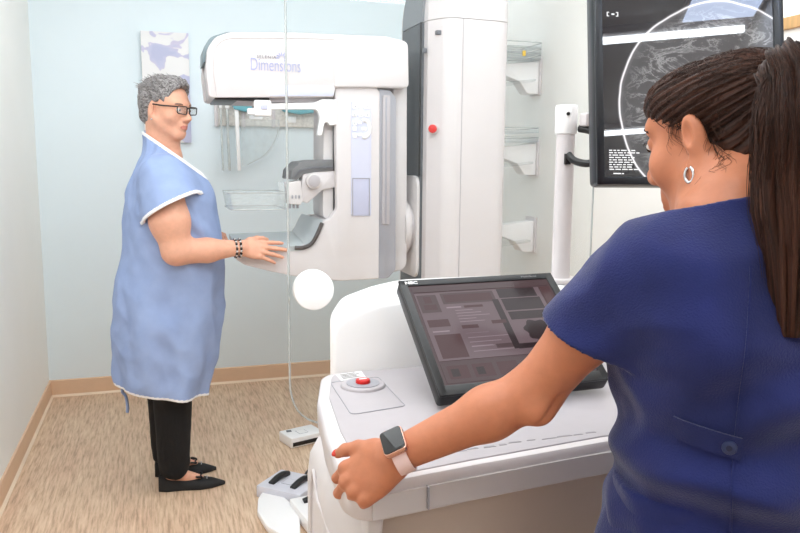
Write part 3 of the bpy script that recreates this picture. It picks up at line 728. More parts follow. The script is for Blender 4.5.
def reading_monitor():
    # plane through the bottom-left corner; u to the right, v up the leaning face, n to the viewer
    A = MON_A; u = MON_U.normalized(); tilt = math.radians(MON_TILT)
    side = Vector((-u.y, u.x, 0)).normalized()          # away from viewer
    v = (Vector((0, 0, 1))*math.cos(tilt)+side*math.sin(tilt)); v = (v-u*v.dot(u)).normalized(); n = u.cross(v)
    if n.y > 0: n = -n
    w, h = .402, .52
    t = thing('reading_monitor', 'large black upright monitor showing a mammogram', 'monitor', A+u*w/2)
    def slab(name, u0, v0, u1, v1, d0, d1, m, par, bev=.004, r=.008):
        pts = rpoly([(u0, v0), (u1, v0), (u1, v1), (u0, v1)], r, 5)
        k = len(pts); vs_ = [A+u*a+v*b+n*d0 for a, b in pts]+[A+u*a+v*b+n*d1 for a, b in pts]
        fs = [tuple(range(k)), tuple(range(2*k-1, k-1, -1))]+[(i, (i+1) % k, k+(i+1) % k, k+i) for i in range(k)]
        return meshobj(name, vs_, fs, m, par, 40, bev)
    b = slab('housing', 0, 0, w, h, -.05, -.003, mat('navy_black_plastic', (16, 20, 28), .3, var=.04), t, .006, .012)
    slab('mount_block', .14, .12, .27, .30, -.09, -.045, W2, t, .006)
    bz = .0165
    BZ = b.data.materials[0]
    for q in ((0, 0, w, bz), (0, h-bz, w, h), (0, 0, bz, h), (w-bz-.006, 0, w, h)):
        slab('bezel', *q, -.006, .001, BZ, b, .002, .003)
    m = bpy.data.materials.new('mammogram_display'); m.use_nodes = True; nt = m.node_tree; L = nt.links; P = nt.nodes['Principled BSDF']
    def N(k, **kw):
        x = nt.nodes.new(k)
        for a, c in kw.items(): setattr(x, a, c)
        return x
    def M(op, a, c=None):
        x = N('ShaderNodeMath', operation=op)
        for i, q in enumerate((a, c)):
            if q is None: continue
            if isinstance(q, (int, float)): x.inputs[i].default_value = q
            else: L.new(q, x.inputs[i])
        return x.outputs[0]
    uv = N('ShaderNodeUVMap', uv_map='face'); sp = N('ShaderNodeSeparateXYZ'); L.new(uv.outputs[0], sp.inputs[0])
    X, Y = sp.outputs[0], sp.outputs[1]                 # metres on the face
    nzA = N('ShaderNodeTexNoise'); nzA.inputs['Scale'].default_value = 9; L.new(uv.outputs[0], nzA.inputs['Vector'])
    dx = M('DIVIDE', M('SUBTRACT', X, MAM[0]), MAM[2]); dy = M('DIVIDE', M('SUBTRACT', Y, MAM[1]), MAM[3])
    r = M('SQRT', M('ADD', M('MULTIPLY', dx, dx), M('MULTIPLY', dy, dy)))
    r = M('ADD', r, M('MULTIPLY', M('SUBTRACT', nzA.outputs['Fac'], .5), .06))
    rp = N('ShaderNodeValToRGB'); el_ = rp.color_ramp.elements
    el_[0].position = 0; el_[0].color = (.055, .05, .052, 1); el_[1].position = 1; el_[1].color = (.012, .011, .012, 1)
    for p_, c_ in ((.72, .045), (.765, .05), (.785, .09), (.791, .5), (.797, .65), (.802, .10), (.812, .02)): e_ = el_.new(p_); e_.color = (c_, c_*.97, c_, 1)
    L.new(M('MULTIPLY', r, .8), rp.inputs[0])
    mp = N('ShaderNodeMapping'); mp.inputs['Scale'].default_value = (9, 22, 1); mp.inputs['Rotation'].default_value = (0, 0, -.6); L.new(uv.outputs[0], mp.inputs[0])
    nv = N('ShaderNodeTexNoise'); nv.inputs['Scale'].default_value = 1; nv.inputs['Detail'].default_value = 7; nv.inputs['Roughness'].default_value = .7; nv.inputs['Distortion'].default_value = 1.2
    L.new(mp.outputs[0], nv.inputs['Vector'])
    vein = M('POWER', M('SUBTRACT', 1, M('ABSOLUTE', M('MULTIPLY', M('SUBTRACT', nv.outputs['Fac'], .5), 16))), 3)
    vein = M('MAXIMUM', vein, 0)
    msk = N('ShaderNodeMapRange'); msk.inputs['From Min'].default_value = .98; msk.inputs['From Max'].default_value = .75; L.new(r, msk.inputs[0])
    ms2 = N('ShaderNodeMapRange'); ms2.inputs['From Min'].default_value = .2; ms2.inputs['From Max'].default_value = .85; L.new(r, ms2.inputs[0])
    vein = M('MULTIPLY', M('MULTIPLY', M('MULTIPLY', vein, msk.outputs[0]), ms2.outputs[0]), .22)
    mxc = N('ShaderNodeVectorMath', operation='ADD'); cb = N('ShaderNodeCombineXYZ')
    for i in range(3): L.new(vein, cb.inputs[i])
    L.new(rp.outputs[0], mxc.inputs[0]); L.new(cb.outputs[0], mxc.inputs[1])
    L.new(mxc.outputs[0], P.inputs['Emission Color']); P.inputs['Emission Strength'].default_value = 1
    P.inputs['Base Color'].default_value = (.01, .01, .012, 1); P.inputs['Roughness'].default_value = .0; P.inputs['Specular IOR Level'].default_value = .55
    d = slab('display', bz, bz, w-bz-.006, h-bz, -.006, -.0015, m, b, 0, .0005)
    uvl = d.data.uv_layers.new(name='face'); base = BASEPT[d.name]
    for lp in d.data.loops:
        q = d.data.vertices[lp.vertex_index].co+base-A; uvl.data[lp.index].uv = (q.dot(u), q.dot(v))
    LT = mat('overlay_text', (20, 20, 20), .4, emit=((215, 215, 215), .8)); LD = mat('overlay_dark', (20, 18, 16), .2, emit=((52, 44, 40), 1))
    rg = random.Random(5); R = []
    for k in range(9):
        x = .026
        while x < .026+.052+rg.uniform(-.012, .006):
            ww = rg.uniform(.004, .012); R.append((x, .030+k*.0048, x+ww, .0322+k*.0048, 0)); x += ww+.0025
    for x0, x1 in ((.034, .050), (.052, .056)): R.append((x0, .0215, x1, .0238, 0))
    quads('overlay_text', R, [LT], d, A, u, v, n, -.0011, .0003)
    R = [(.026, .343, .028, .352, 0), (.026, .343, .031, .3445, 0), (.026, .3505, .031, .352, 0), (.036, .346, .042, .349, 0), (.048, .343, .05, .352, 0), (.045, .343, .05, .3445, 0), (.045, .3505, .05, .352, 0)]
    quads('overlay_icon', R, [LT], d, A, u, v, n, -.0011, .0003)
reading_monitor()

# ------------------------------------------------------------------ foot pedals
def pedal(nm, label, C, ux, parts, flip=False):
    ux = Vector(ux).normalized(); uy = Vector((-ux.y, ux.x, 0)); C = Vector(C)
    def P(a, b): q = C+ux*a+uy*b; return (q.x, q.y)
    t = thing(nm, label, 'foot pedal', C)
    if parts == 2:
        # fan-shaped plate with two switch modules
        prism('floor_plate', rpoly([P(*q)+(r_,) for q, r_ in (((-.02, -.17), .02), ((.13, -.17), .01), ((.13, .17), .01), ((-.02, .17), .02), ((-.085, .07), .08), ((-.085, -.07), .08))], 0, 7), 'z', 0, .024, W2, t, .006)
        for s in (-1, 1):
            c = s*.086
            q = prism('switch_module', rpoly([P(-.012, c-.078), P(.132, c-.078), P(.132, c+.078), P(-.012, c+.078)], .008), 'z', .02, .052, GL if s > 0 else W2, t, .006)
            for k in (-1, 1):
                vs_, fs = tube(smooth_path([(*P(.012, c+k*.036), .054), (*P(.05, c+k*.036), .064), (*P(.10, c+k*.036), .060)], 5), [.012]*10+[.012], 10, .6)
                meshobj('rocker', vs_, fs, BLK, q, 50)
            prism('symbol', rpoly([P(.045, c-.012), P(.085, c-.012), P(.085, c+.012), P(.045, c+.012)], .003), 'z', .0515, .0525, GM, q, 0)
            prism('symbol_plate', rpoly([P(.047, c-.0105), P(.083, c-.0105), P(.083, c+.0105), P(.047, c+.0105)], .002), 'z', .052, .0529, GL, q, 0)
    return t
t = thing('foot_pedal', 'white and grey foot pedal pad with black rockers nearest the console', 'foot pedal', (.42, 2.78, 0))
pl_ = rpoly([(.348, 2.93, .03), (.335, 2.87, .03), (.318, 2.78, .1), (.335, 2.65, .08), (.372, 2.545, .03), (.50, 2.53, .02), (.62, 2.60), (.62, 3.0), (.57, 3.10, .02), (.53, 3.085, .02), (.40, 2.985, .02)], 0, 7)
prism('floor_plate', rpoly([(.372, 2.955, .02), (.335, 2.87, .04), (.318, 2.76, .1), (.335, 2.63, .1), (.380, 2.545, .03), (.445, 2.535, .01), (.475, 2.72), (.415, 2.93, .01)], 0, 7), 'z', 0, .026, WB, t, .006)
def module(name, c, ax, L_, w, m, par, n):
    ax = Vector((*ax, 0)).normalized(); ay = Vector((-ax.y, ax.x, 0)); c = Vector((*c, 0))
    def P(a, b): q = c+ax*a+ay*b; return (q.x, q.y)
    q = prism(name, rpoly([P(-L_/2, -w/2), P(L_/2, -w/2), P(L_/2, w/2), P(-L_/2, w/2)], .008), 'z', 0, .05, m, par, .006)
    prism('module_skirt', rpoly([P(-L_/2+.004, -w/2+.004), P(L_/2-.004, -w/2+.004), P(L_/2-.004, w/2-.004), P(-L_/2+.004, w/2-.004)], .008), 'z', 0, .012, BLK, q, 0)
    for k in n:
        pts = [(*P(k*L_, -w*.30), .051), (*P(k*L_+.004, -w*.1), .062), (*P(k*L_+.008, w*.12), .064), (*P(k*L_+.01, w*.30), .054)]
        rod('rocker', pts, .013, BLK, q, 10)
    s = prism('symbol_plate', rpoly([P(-.026, -.03), P(.022, -.03), P(.022, .02), P(-.026, .02)], .004), 'z', .0495, .0508, GM, q, 0)
    prism('symbol_inset', rpoly([P(-.024, -.028), P(.020, -.028), P(.020, .018), P(-.024, .018)], .003), 'z', .05, .0512, m, s, 0)
    return q
module('switch_module', (.475, 2.935), (.74, -.67), .21, .185, mat('pedal_grey', (212, 212, 222), .4, var=.01), t, (-.27, .22))
module('switch_module', (.56, 2.69), (.16, -.985), .21, .20, WB, t, (-.25, .2))
t = thing('foot_pedal', 'small white box pedal on the floor behind the larger pad', 'foot pedal', (.62, 3.5, 0))
module('switch_module', (.625, 3.50), (.92, .30), .18, .13, WB, t, (.9,)[:0])
prism('front_recess', [(.5685, 3.4085), (.7245, 3.4593), (.7236, 3.4632), (.5676, 3.4124)], 'z', .010, .028, BLK, t, 0)
box('indicator', (.553, 3.505, .0495), (.578, 3.53, .0515), GD, t, .001)
c = rod('pedal_cable', [(.555, 3.045, .02), (.60, 3.14, .007), (.70, 3.20, .006), (.90, 3.13, .006), (.965, 3.1, .006)], .005, BLK, None, 8, origin=(.7, 3.15, 0))
tag(c, 'thin black cable running from the pedal pad towards the machine', 'cable')

# ------------------------------------------------------------------ wall things
t = thing('wall_art', 'unframed canvas of a pale flower on lilac behind the person in the gown', 'picture', (.06, YB, 1.46))
def art_mat():
    m = bpy.data.materials.new('lilac_flower_canvas'); m.use_nodes = True; nt = m.node_tree; L = nt.links; b = nt.nodes['Principled BSDF']
    tc = nt.nodes.new('ShaderNodeTexCoord'); mp = nt.nodes.new('ShaderNodeMapping'); mp.inputs['Location'].default_value = (.35, 0, .12)
    L.new(tc.outputs['Object'], mp.inputs[0])
    n = nt.nodes.new('ShaderNodeTexNoise'); n.inputs['Scale'].default_value = 5.2; n.inputs['Detail'].default_value = 3; n.inputs['Distortion'].default_value = .5; L.new(mp.outputs[0], n.inputs['Vector'])
    r = nt.nodes.new('ShaderNodeValToRGB'); r.color_ramp.interpolation = 'EASE'; e = r.color_ramp.elements
    e[0].position = .40; e[0].color = (*lin((190, 192, 218)), 1); e[1].position = .56; e[1].color = (*lin((238, 236, 236)), 1)
    for p, c in ((.45, (198, 198, 222)), (.475, (206, 200, 222)), (.485, (236, 234, 234))): q = e.new(p); q.color = (*lin(c), 1)
    L.new(n.outputs['Fac'], r.inputs[0]); L.new(r.outputs[0], b.inputs['Base Color']); b.inputs['Roughness'].default_value = .8
    return m
box('canvas', (-.068, YB-.03, 1.46), (.190, YB-.002, 2.075), art_mat(), t, .002)
box('stretcher_side', (-.0685, YB-.028, 1.462), (-.066, YB-.002, 2.073), TEALG, t, 0)

rack = thing('paddle_rack', 'speckled off-white wall rail behind the tube head', 'wall rack', (.6, YB, 1.56))
box('rail_board', (.325, YB-.03, 1.562), (.93, YB, 1.735), mat('speckled_board', (226, 222, 216), .6, var=.16, scale=60), rack, .004)
for x in (.322, .478, .655): box('rail_post', (x, YB-.036, 1.555), (x+.022, YB-.028, 1.71), W, rack, .003)
box('rail_hook', (.52, YB-.04, 1.60), (.60, YB-.028, 1.635), WB, rack, .004)
box('rail_hook', (.75, YB-.04, 1.585), (.80, YB-.028, 1.625), WB, rack, .004)
TEAL = mat('teal_plastic', (112, 178, 190), .4, var=.05, scale=8)
for x0, x1, z0, z1, lab in ((.418, .60, 1.640, 1.72, 'teal tray on the wall rail nearer the gowned person'), (.705, .93, 1.635, 1.72, 'teal tray on the wall rail nearer the machine column')):
    t = thing('teal_tray', lab, 'tray', ((x0+x1)/2, YB-.05, z0), None)
    prism('tray', rpoly([(x0, z1), (x1, z1), (x1-.01, z0+.015, .02), ((x0+x1)/2, z0, .05), (x0+.01, z0+.015, .02)], 0, 5), 'y', YB-.09, YB-.042, TEAL, t, .006)
    box('tray_lip', (x0-.004, YB-.095, z1-.008), (x1+.004, YB-.0365, z1), TEAL, t, .002)
for x, w, zb, m_, lab in ((.356, .010, 1.30, PEDGE, 'thin clear strip paddle hanging leftmost on the wall rail'), (.392, .014, 1.30, PEDGE, 'clear narrow paddle hanging second on the wall rail'), (.445, .024, 1.30, WB, 'white narrow paddle hanging third on the wall rail')):
    t = thing('hanging_paddle', lab, 'paddle', (x, YB-.06, zb))
    prism('blade', rpoly([(x-w/2, 1.68), (x+w/2, 1.68), (x+w*.55+.006, zb, .003), (x+w*.1, zb, .003)], .002), 'y', YB-.075, YB-.045, m_, t, .002)
    box('clip', (x-w*.8, YB-.08, 1.66), (x+w*.8, YB-.031, 1.70), WB, t, .003)
t = thing('curved_paddle', 'large clear curved paddle hung under the wall rail', 'paddle', (.6, YB-.07, 1.3))
prism('blade', rpoly([(.47, 1.60), (.70, 1.60), (.69, 1.50, .1), (.62, 1.39, .1), (.50, 1.33, .1), (.47, 1.33)], 0, 8), 'y', YB-.075, YB-.070, CLEAR, t, 0)
arcp = smooth_path([(.69, YB-.072, 1.60), (.675, YB-.072, 1.50), (.61, YB-.072, 1.40), (.50, YB-.072, 1.335)], 8)
rod('rim', arcp, .002, PEDGE, t, 6, sm=0)

for k, (y, z, lab) in enumerate(((3.41, 1.78, 'topmost white wall holder with clear paddles on the white wall'), (3.41, 1.385, 'middle white wall holder under a clear boxed tray'), (3.41, 1.0, 'lowest white wall holder with clear upright paddles'))):
    t = thing('paddle_holder', lab, 'wall holder', (XR, y, z-.1), 'paddle holders on the white wall')
    box('wall_plate', (XR-.012, y-.045, z-.09), (XR, y+.06, z+.09), W, t, .003)
    cyl('screw', (XR-.016, y-.01, z-.06), (XR-.010, y-.01, z-.06), .006, GM, t, 12)
    prism('bracket', rpoly([(XR-.01, z+.07), (XR-.20, z+.05), (XR-.20, z+.0, .01), (XR-.11, z-.03, .03), (XR-.07, z-.085, .03), (XR-.01, z-.085)], .004, 5), 'y', y-.03, y+.05, WB, t, .005)
    prism('holder_tray', rpoly([(XR-.05, z-.03), (XR-.30, z-.06), (XR-.30, z-.02), (XR-.29, z-.02), (XR-.29, z-.05), (XR-.05, z-.02)], .001), 'y', y-.08, y+.12, CLEAR, t, 0)
    for q in range(3 if k != 1 else 2):
        zz = z+.07+q*.028 if k == 0 else z+.075+q*.045
        if k < 2:
            tt = thing('clear_tray', ('lower', 'middle', 'upper')[q]+' clear tray on the '+('topmost' if k == 0 else 'middle')+' white wall holder', 'tray', (XR-.15, y, zz), 'clear trays on the wall holders')
            prism('tray_floor', rpoly([(XR-.27, y-.10), (XR-.03, y-.10), (XR-.03, y+.14), (XR-.27, y+.14)], .02), 'z', zz, zz+.003, CLEAR, tt, 0)
            rod('tray_rim', [Vector((a, b, zz+.022)) for a, b in rpoly([(XR-.27, y-.10), (XR-.03, y-.10), (XR-.03, y+.14), (XR-.27, y+.14)], .02)], .002, PEDGE, tt, 6, sm=0)
            pts_ = rpoly([(XR-.27, y-.10), (XR-.03, y-.10), (XR-.03, y+.14), (XR-.27, y+.14)], .02)
            vs_, fs = ring_loft([[Vector((a, b, zz)) for a, b in pts_], [Vector((a, b, zz+.022)) for a, b in pts_]], False); meshobj('tray_wall', vs_, fs, CLEAR, tt, 40)
        else:
            x = XR-.215-q*.03
            tt = thing('upright_paddle', ('first', 'second', 'third')[q]+' clear upright paddle from the wall in the lowest holder', 'paddle', (x, y, z-.04), 'upright paddles in the lowest holder')
            prism('blade', rpoly([(y-.08, z-.028), (y+.11, z-.028), (y+.11, z+.17-q*.03), (y-.08, z+.17-q*.03)], .02), 'x', x, x+.004, CLEAR, tt, 0)
            rod('rim', [Vector((x+.002, a, b)) for a, b in rpoly([(y-.08, z-.028), (y+.11, z-.028), (y+.11, z+.17-q*.03), (y-.08, z+.17-q*.03)], .02)], .002, PEDGE, tt, 6, sm=0)
    if k == 0:
        c = prism('marker_tag', rpoly([(XR-.14, 1.86), (XR-.125, 1.86), (XR-.125, 1.885), (XR-.14, 1.885)], .003), 'y', y-.112, y-.104, mat('yellow_tag', (238, 196, 60), .5), None, .001, origin=(XR-.13, y-.11, 1.86)); tag(c, 'tiny yellow tag on the topmost clear trays', 'tag')
    if k == 1:
        c = box('red_marker', (XR-.24, y-.09, z+.125), (XR-.222, y-.07, z+.20), RED, None, .003, origin=(XR-.23, y-.08, z+.125)); tag(c, 'small red marker standing in the middle clear tray', 'marker')
t = thing('notice_board', 'white notice board with light wood top rail on the right wall', 'notice board', (XR, 1.45, 1.3))
box('paper', (XR-.008, 1.05, 1.2), (XR, 1.87, 1.76), mat('paper_white', (240, 238, 234), .7, var=.02, scale=5), t, 0)
prism('wood_rail', rpoly([(XR-.02, 1.755), (XR, 1.755), (XR, 1.79), (XR-.02, 1.79)], .003), 'y', 1.0, 1.88, mat('light_wood', (206, 164, 112), .5, var=.12, scale=8, stretch=(1, 12, 1)), t, .001)
for k in range(3): rod('paper_edge', [(XR-.010, 1.06, 1.62-k*.03), (XR-.012, 1.4, 1.60-k*.035), (XR-.010, 1.86, 1.63-k*.03)], .0012, GL, t, 5)

# ------------------------------------------------------------------ people
SKIN1 = mat('fair_skin', (224, 168, 142), .5, var=.05, scale=60, bump=.02, bscale=300, sss=.12, spec=.35)
SKIN2 = mat('tan_skin', (194, 124, 91), .45, var=.05, scale=60, bump=.03, bscale=260, sss=.10, spec=.4)
def hair_mat(name, dark, light, bump=.5):
    m = bpy.data.materials.new(name); m.use_nodes = True; nt = m.node_tree; L = nt.links; b = nt.nodes['Principled BSDF']
    at = nt.nodes.new('ShaderNodeAttribute'); at.attribute_name = 'flow'
    n = nt.nodes.new('ShaderNodeTexNoise'); n.inputs['Scale'].default_value = 1; n.inputs['Detail'].default_value = 5; n.inputs['Roughness'].default_value = .7
    L.new(at.outputs['Vector'], n.inputs['Vector'])
    r = nt.nodes.new('ShaderNodeValToRGB'); e = r.color_ramp.elements
    e[0].position = .36; e[0].color = (*lin(dark), 1); e[1].position = .66; e[1].color = (*lin(light), 1)
    L.new(n.outputs['Fac'], r.inputs[0]); L.new(r.outputs[0], b.inputs['Base Color'])
    bp = nt.nodes.new('ShaderNodeBump'); bp.inputs['Strength'].default_value = bump; bp.inputs['Distance'].default_value = .004
    L.new(n.outputs['Fac'], bp.inputs['Height']); L.new(bp.outputs[0], b.inputs['Normal'])
    b.inputs['Roughness'].default_value = .45; b.inputs['Specular IOR Level'].default_value = .22
    return m
HAIRG = hair_mat('salt_and_pepper_hair', (62, 58, 58), (172, 168, 168))
HAIRD = hair_mat('dark_brown_hair', (24, 14, 11), (82, 48, 34), .6)
def cloth_mat(name, rgb, rgb2, bs):
    return mat(name, rgb, .85, var=.06, scale=14, bump=.25, bscale=bs, spec=.2, rgb2=rgb2)
CHAMB = cloth_mat('chambray_cotton', (150, 169, 210), (156, 175, 214), 420)
NAVY = cloth_mat('navy_scrub_cotton', (28, 36, 88), (34, 43, 102), 420)
NAVY.node_tree.nodes['Principled BSDF'].inputs['Sheen Weight'].default_value = .25
PIPE = mat('white_binding', (242, 242, 244), .8, var=.02, scale=200, bump=.1)
BLKC = mat('black_knit', (14, 13, 15), .9, var=.15, scale=40, bump=.2)
SUEDE = mat('black_suede', (17, 16, 18), .7, var=.15, scale=60)
EYEW = mat('eye_white', (232, 226, 220), .2); IRIS = mat('brown_iris', (58, 38, 26), .2)
LIP1 = mat('rose_lip', (196, 124, 110), .4, var=.05); BROW = mat('grey_brow', (128, 104, 92), .8, var=.2, scale=200)
SILVER = mat('silver', (205, 205, 208), .2, metal=1)

def head(sh, F, ear_out=.076, zr=.080):
    """adds a head to a body: F.o at the centre of the head, eye line at z = 0"""
    e, r = F.el, F.rc
    sh.u(e((0, -.014, .034), (.0745, .0965, zr)), .02)
    sh.u(e((0, .026, -.022), (.060, .062, .088)), .035)
    sh.u(r((-.052, .002, -.050), (-.020, .058, -.094), .019, .015), .03); sh.u(r((.052, .002, -.050), (.020, .058, -.094), .019, .015), .03)
    sh.u(e((0, .066, -.098), (.022, .019, .018)), .025)
    for s in (-1, 1):
        sh.u(e((s*.042, .058, -.030), (.023, .020, .018)), .03)                      # cheek
        sh.u(r((s*.012, .083, .018), (s*.046, .068, .019), .0085, .008), .02)       # brow ridge
        sh.s(e((s*.031, .092, -.001), (.0165, .014, .0105)), .016)                   # eye socket
        sh.u(e((s*.031, .0755, -.001), (.0145, .0125, .0125)), .002)                 # lids and eye bulge
        sh.s(r((s*.020, .0905, -.0035), (s*.042, .0845, -.003), .0016, .0016), .002)  # lid opening
        # ear
        E_ = rotz(-s*.32) @ rotx(-.12)
        sh.u(e((s*ear_out, -.014, -.012), (.0080, .0160, .031), E_), .006)
        sh.s(e((s*(ear_out+.009), -.008, -.008), (.0075, .0080, .017), E_), .004)
        sh.u(e((s*(ear_out-.003), -.006, -.040), (.0065, .0085, .010)), .006)
    sh.u(r((0, .084, .008), (0, .105, -.028), .0072, .0105), .014)                   # nose
    sh.u(e((0, .109, -.033), (.0115, .0115, .0100)), .008)
    for s in (-1, 1):
        sh.u(e((s*.0125, .098, -.037), (.0078, .0105, .0078)), .006); sh.s(e((s*.006, .1045, -.0435), (.0035, .0045, .003)), .003)
    sh.u(e((0, .083, -.060), (.024, .012, .018)), .015)                              # muzzle
    sh.u(r((-.019, .084, -.0655), (0, .0945, -.0620), .0042, .0055), .006); sh.u(r((.019, .084, -.0655), (0, .0945, -.0620), .0042, .0055), .006)
    sh.u(r((-.016, .085, -.0710), (.016, .085, -.0710), .005, .005), .006); sh.u(e((0, .0900, -.0725), (.014, .0065, .0055)), .006)
    sh.s(r((-.021, .0900, -.0672), (.021, .0900, -.0672), .0018, .0018), .003)
    sh.s(r((0, .0985, -.067), (0, .0985, -.0672), .0026, .0026), .004)
def finger_dir(ex, ey, ez, a, spread):
    d = ex*math.cos(spread)+ey*math.sin(spread)
    return d*math.cos(a)-ez*math.sin(a)
def hand(sh, o, ex, ez, side, flex, thumb, sc=1.0, spread=(.10, .02, -.06, -.16)):
    """wrist at o, fingers along ex, back of the hand along ez, thumb towards side*(ez x ex); returns finger points"""
    ex = V(*ex)/np.linalg.norm(ex); ez = V(*ez); ez = ez-ex*(ez @ ex); ez /= np.linalg.norm(ez); ey = np.cross(ez, ex)*side
    o = V(*o); P = lambda x, y, z: o+(ex*x+ey*y+ez*z)*sc
    mcp = [(.083, .026, -.001), (.087, .0065, .003), (.081, -.0125, .0015), (.072, -.030, -.003)]
    ln = [(.041, .024, .019), (.045, .028, .020), (.041, .026, .020), (.032, .019, .018)]
    rad = [(.0092, .0083, .0076, .0064), (.0095, .0086, .0078, .0066), (.0090, .0082, .0074, .0062), (.0080, .0072, .0065, .0056)]
    for (x, y, z), rr in zip(mcp, rad):
        sh.u(rc(P(.006, y*.55, -.004), P(x, y, z-.003), .0155*sc, (rr[0]+.0022)*sc), .012)
    Rl = np.array([ex, ey, ez]).T
    sh.u(el(P(.048, -.002, -.008), V(.046, .034, .0135)*sc, Rl), .012)
    tips = []
    for k in range(4):
        p = P(*mcp[k]); a = 0; pts = [p]
        for j in range(3):
            a += flex[k][j]; d = finger_dir(ex, ey, ez, a, spread[k]); q = p+d*ln[k][j]*sc
            sh.u(rc(p, q, rad[k][j]*sc, rad[k][j+1]*sc), .0035 if j else .006)
            p = q; pts.append(p)
        tips.append(pts)
        sh.u(rc(P(mcp[k][0]-.004, mcp[k][1], mcp[k][2]+.003), P(mcp[k][0]+.002, mcp[k][1], mcp[k][2]+.002), .0085*sc, .0085*sc), .006)
    T = [P(*q) for q in thumb]; R_ = (.0150, .0115, .0098, .0076)
    sh.u(rc(P(.006, .008, -.008), T[0], .016*sc, .0155*sc), .012)
    for j in range(len(T)-1): sh.u(rc(T[j], T[j+1], R_[j]*sc, R_[j+1]*sc), .008 if j == 0 else .004)
    tips.append(T); return tips, (ex, ey, ez)
def wrinkle(seed, f, amp, ridge=True, soft=.02):
    def g(P):
        n = np.clip(nz3(P+.02*np.stack([nz3(P, 14, seed+5, 4)]*3, 1), f, seed), -1, 1)
        return -amp*(1-2*np.sqrt(n*n+soft)) if ridge else amp*n
    return g
def strand_tubes(name, paths, r, m, parent):
    cu = bpy.data.curves.new(name, 'CURVE'); cu.dimensions = '3D'; cu.bevel_depth = r; cu.bevel_resolution = 1
    off = BASEPT[parent.name]
    for pts in paths:
        sp = cu.splines.new('POLY'); sp.points.add(len(pts)-1)
        for i, p in enumerate(pts):
            q = Vector(p)-off; sp.points[i].co = (*q, 1); sp.points[i].radius = 1-.7*(i/len(pts))
    cu.materials.append(m)
    o = linkobj(name, cu, parent); o['kind'] = 'stuff'; return o

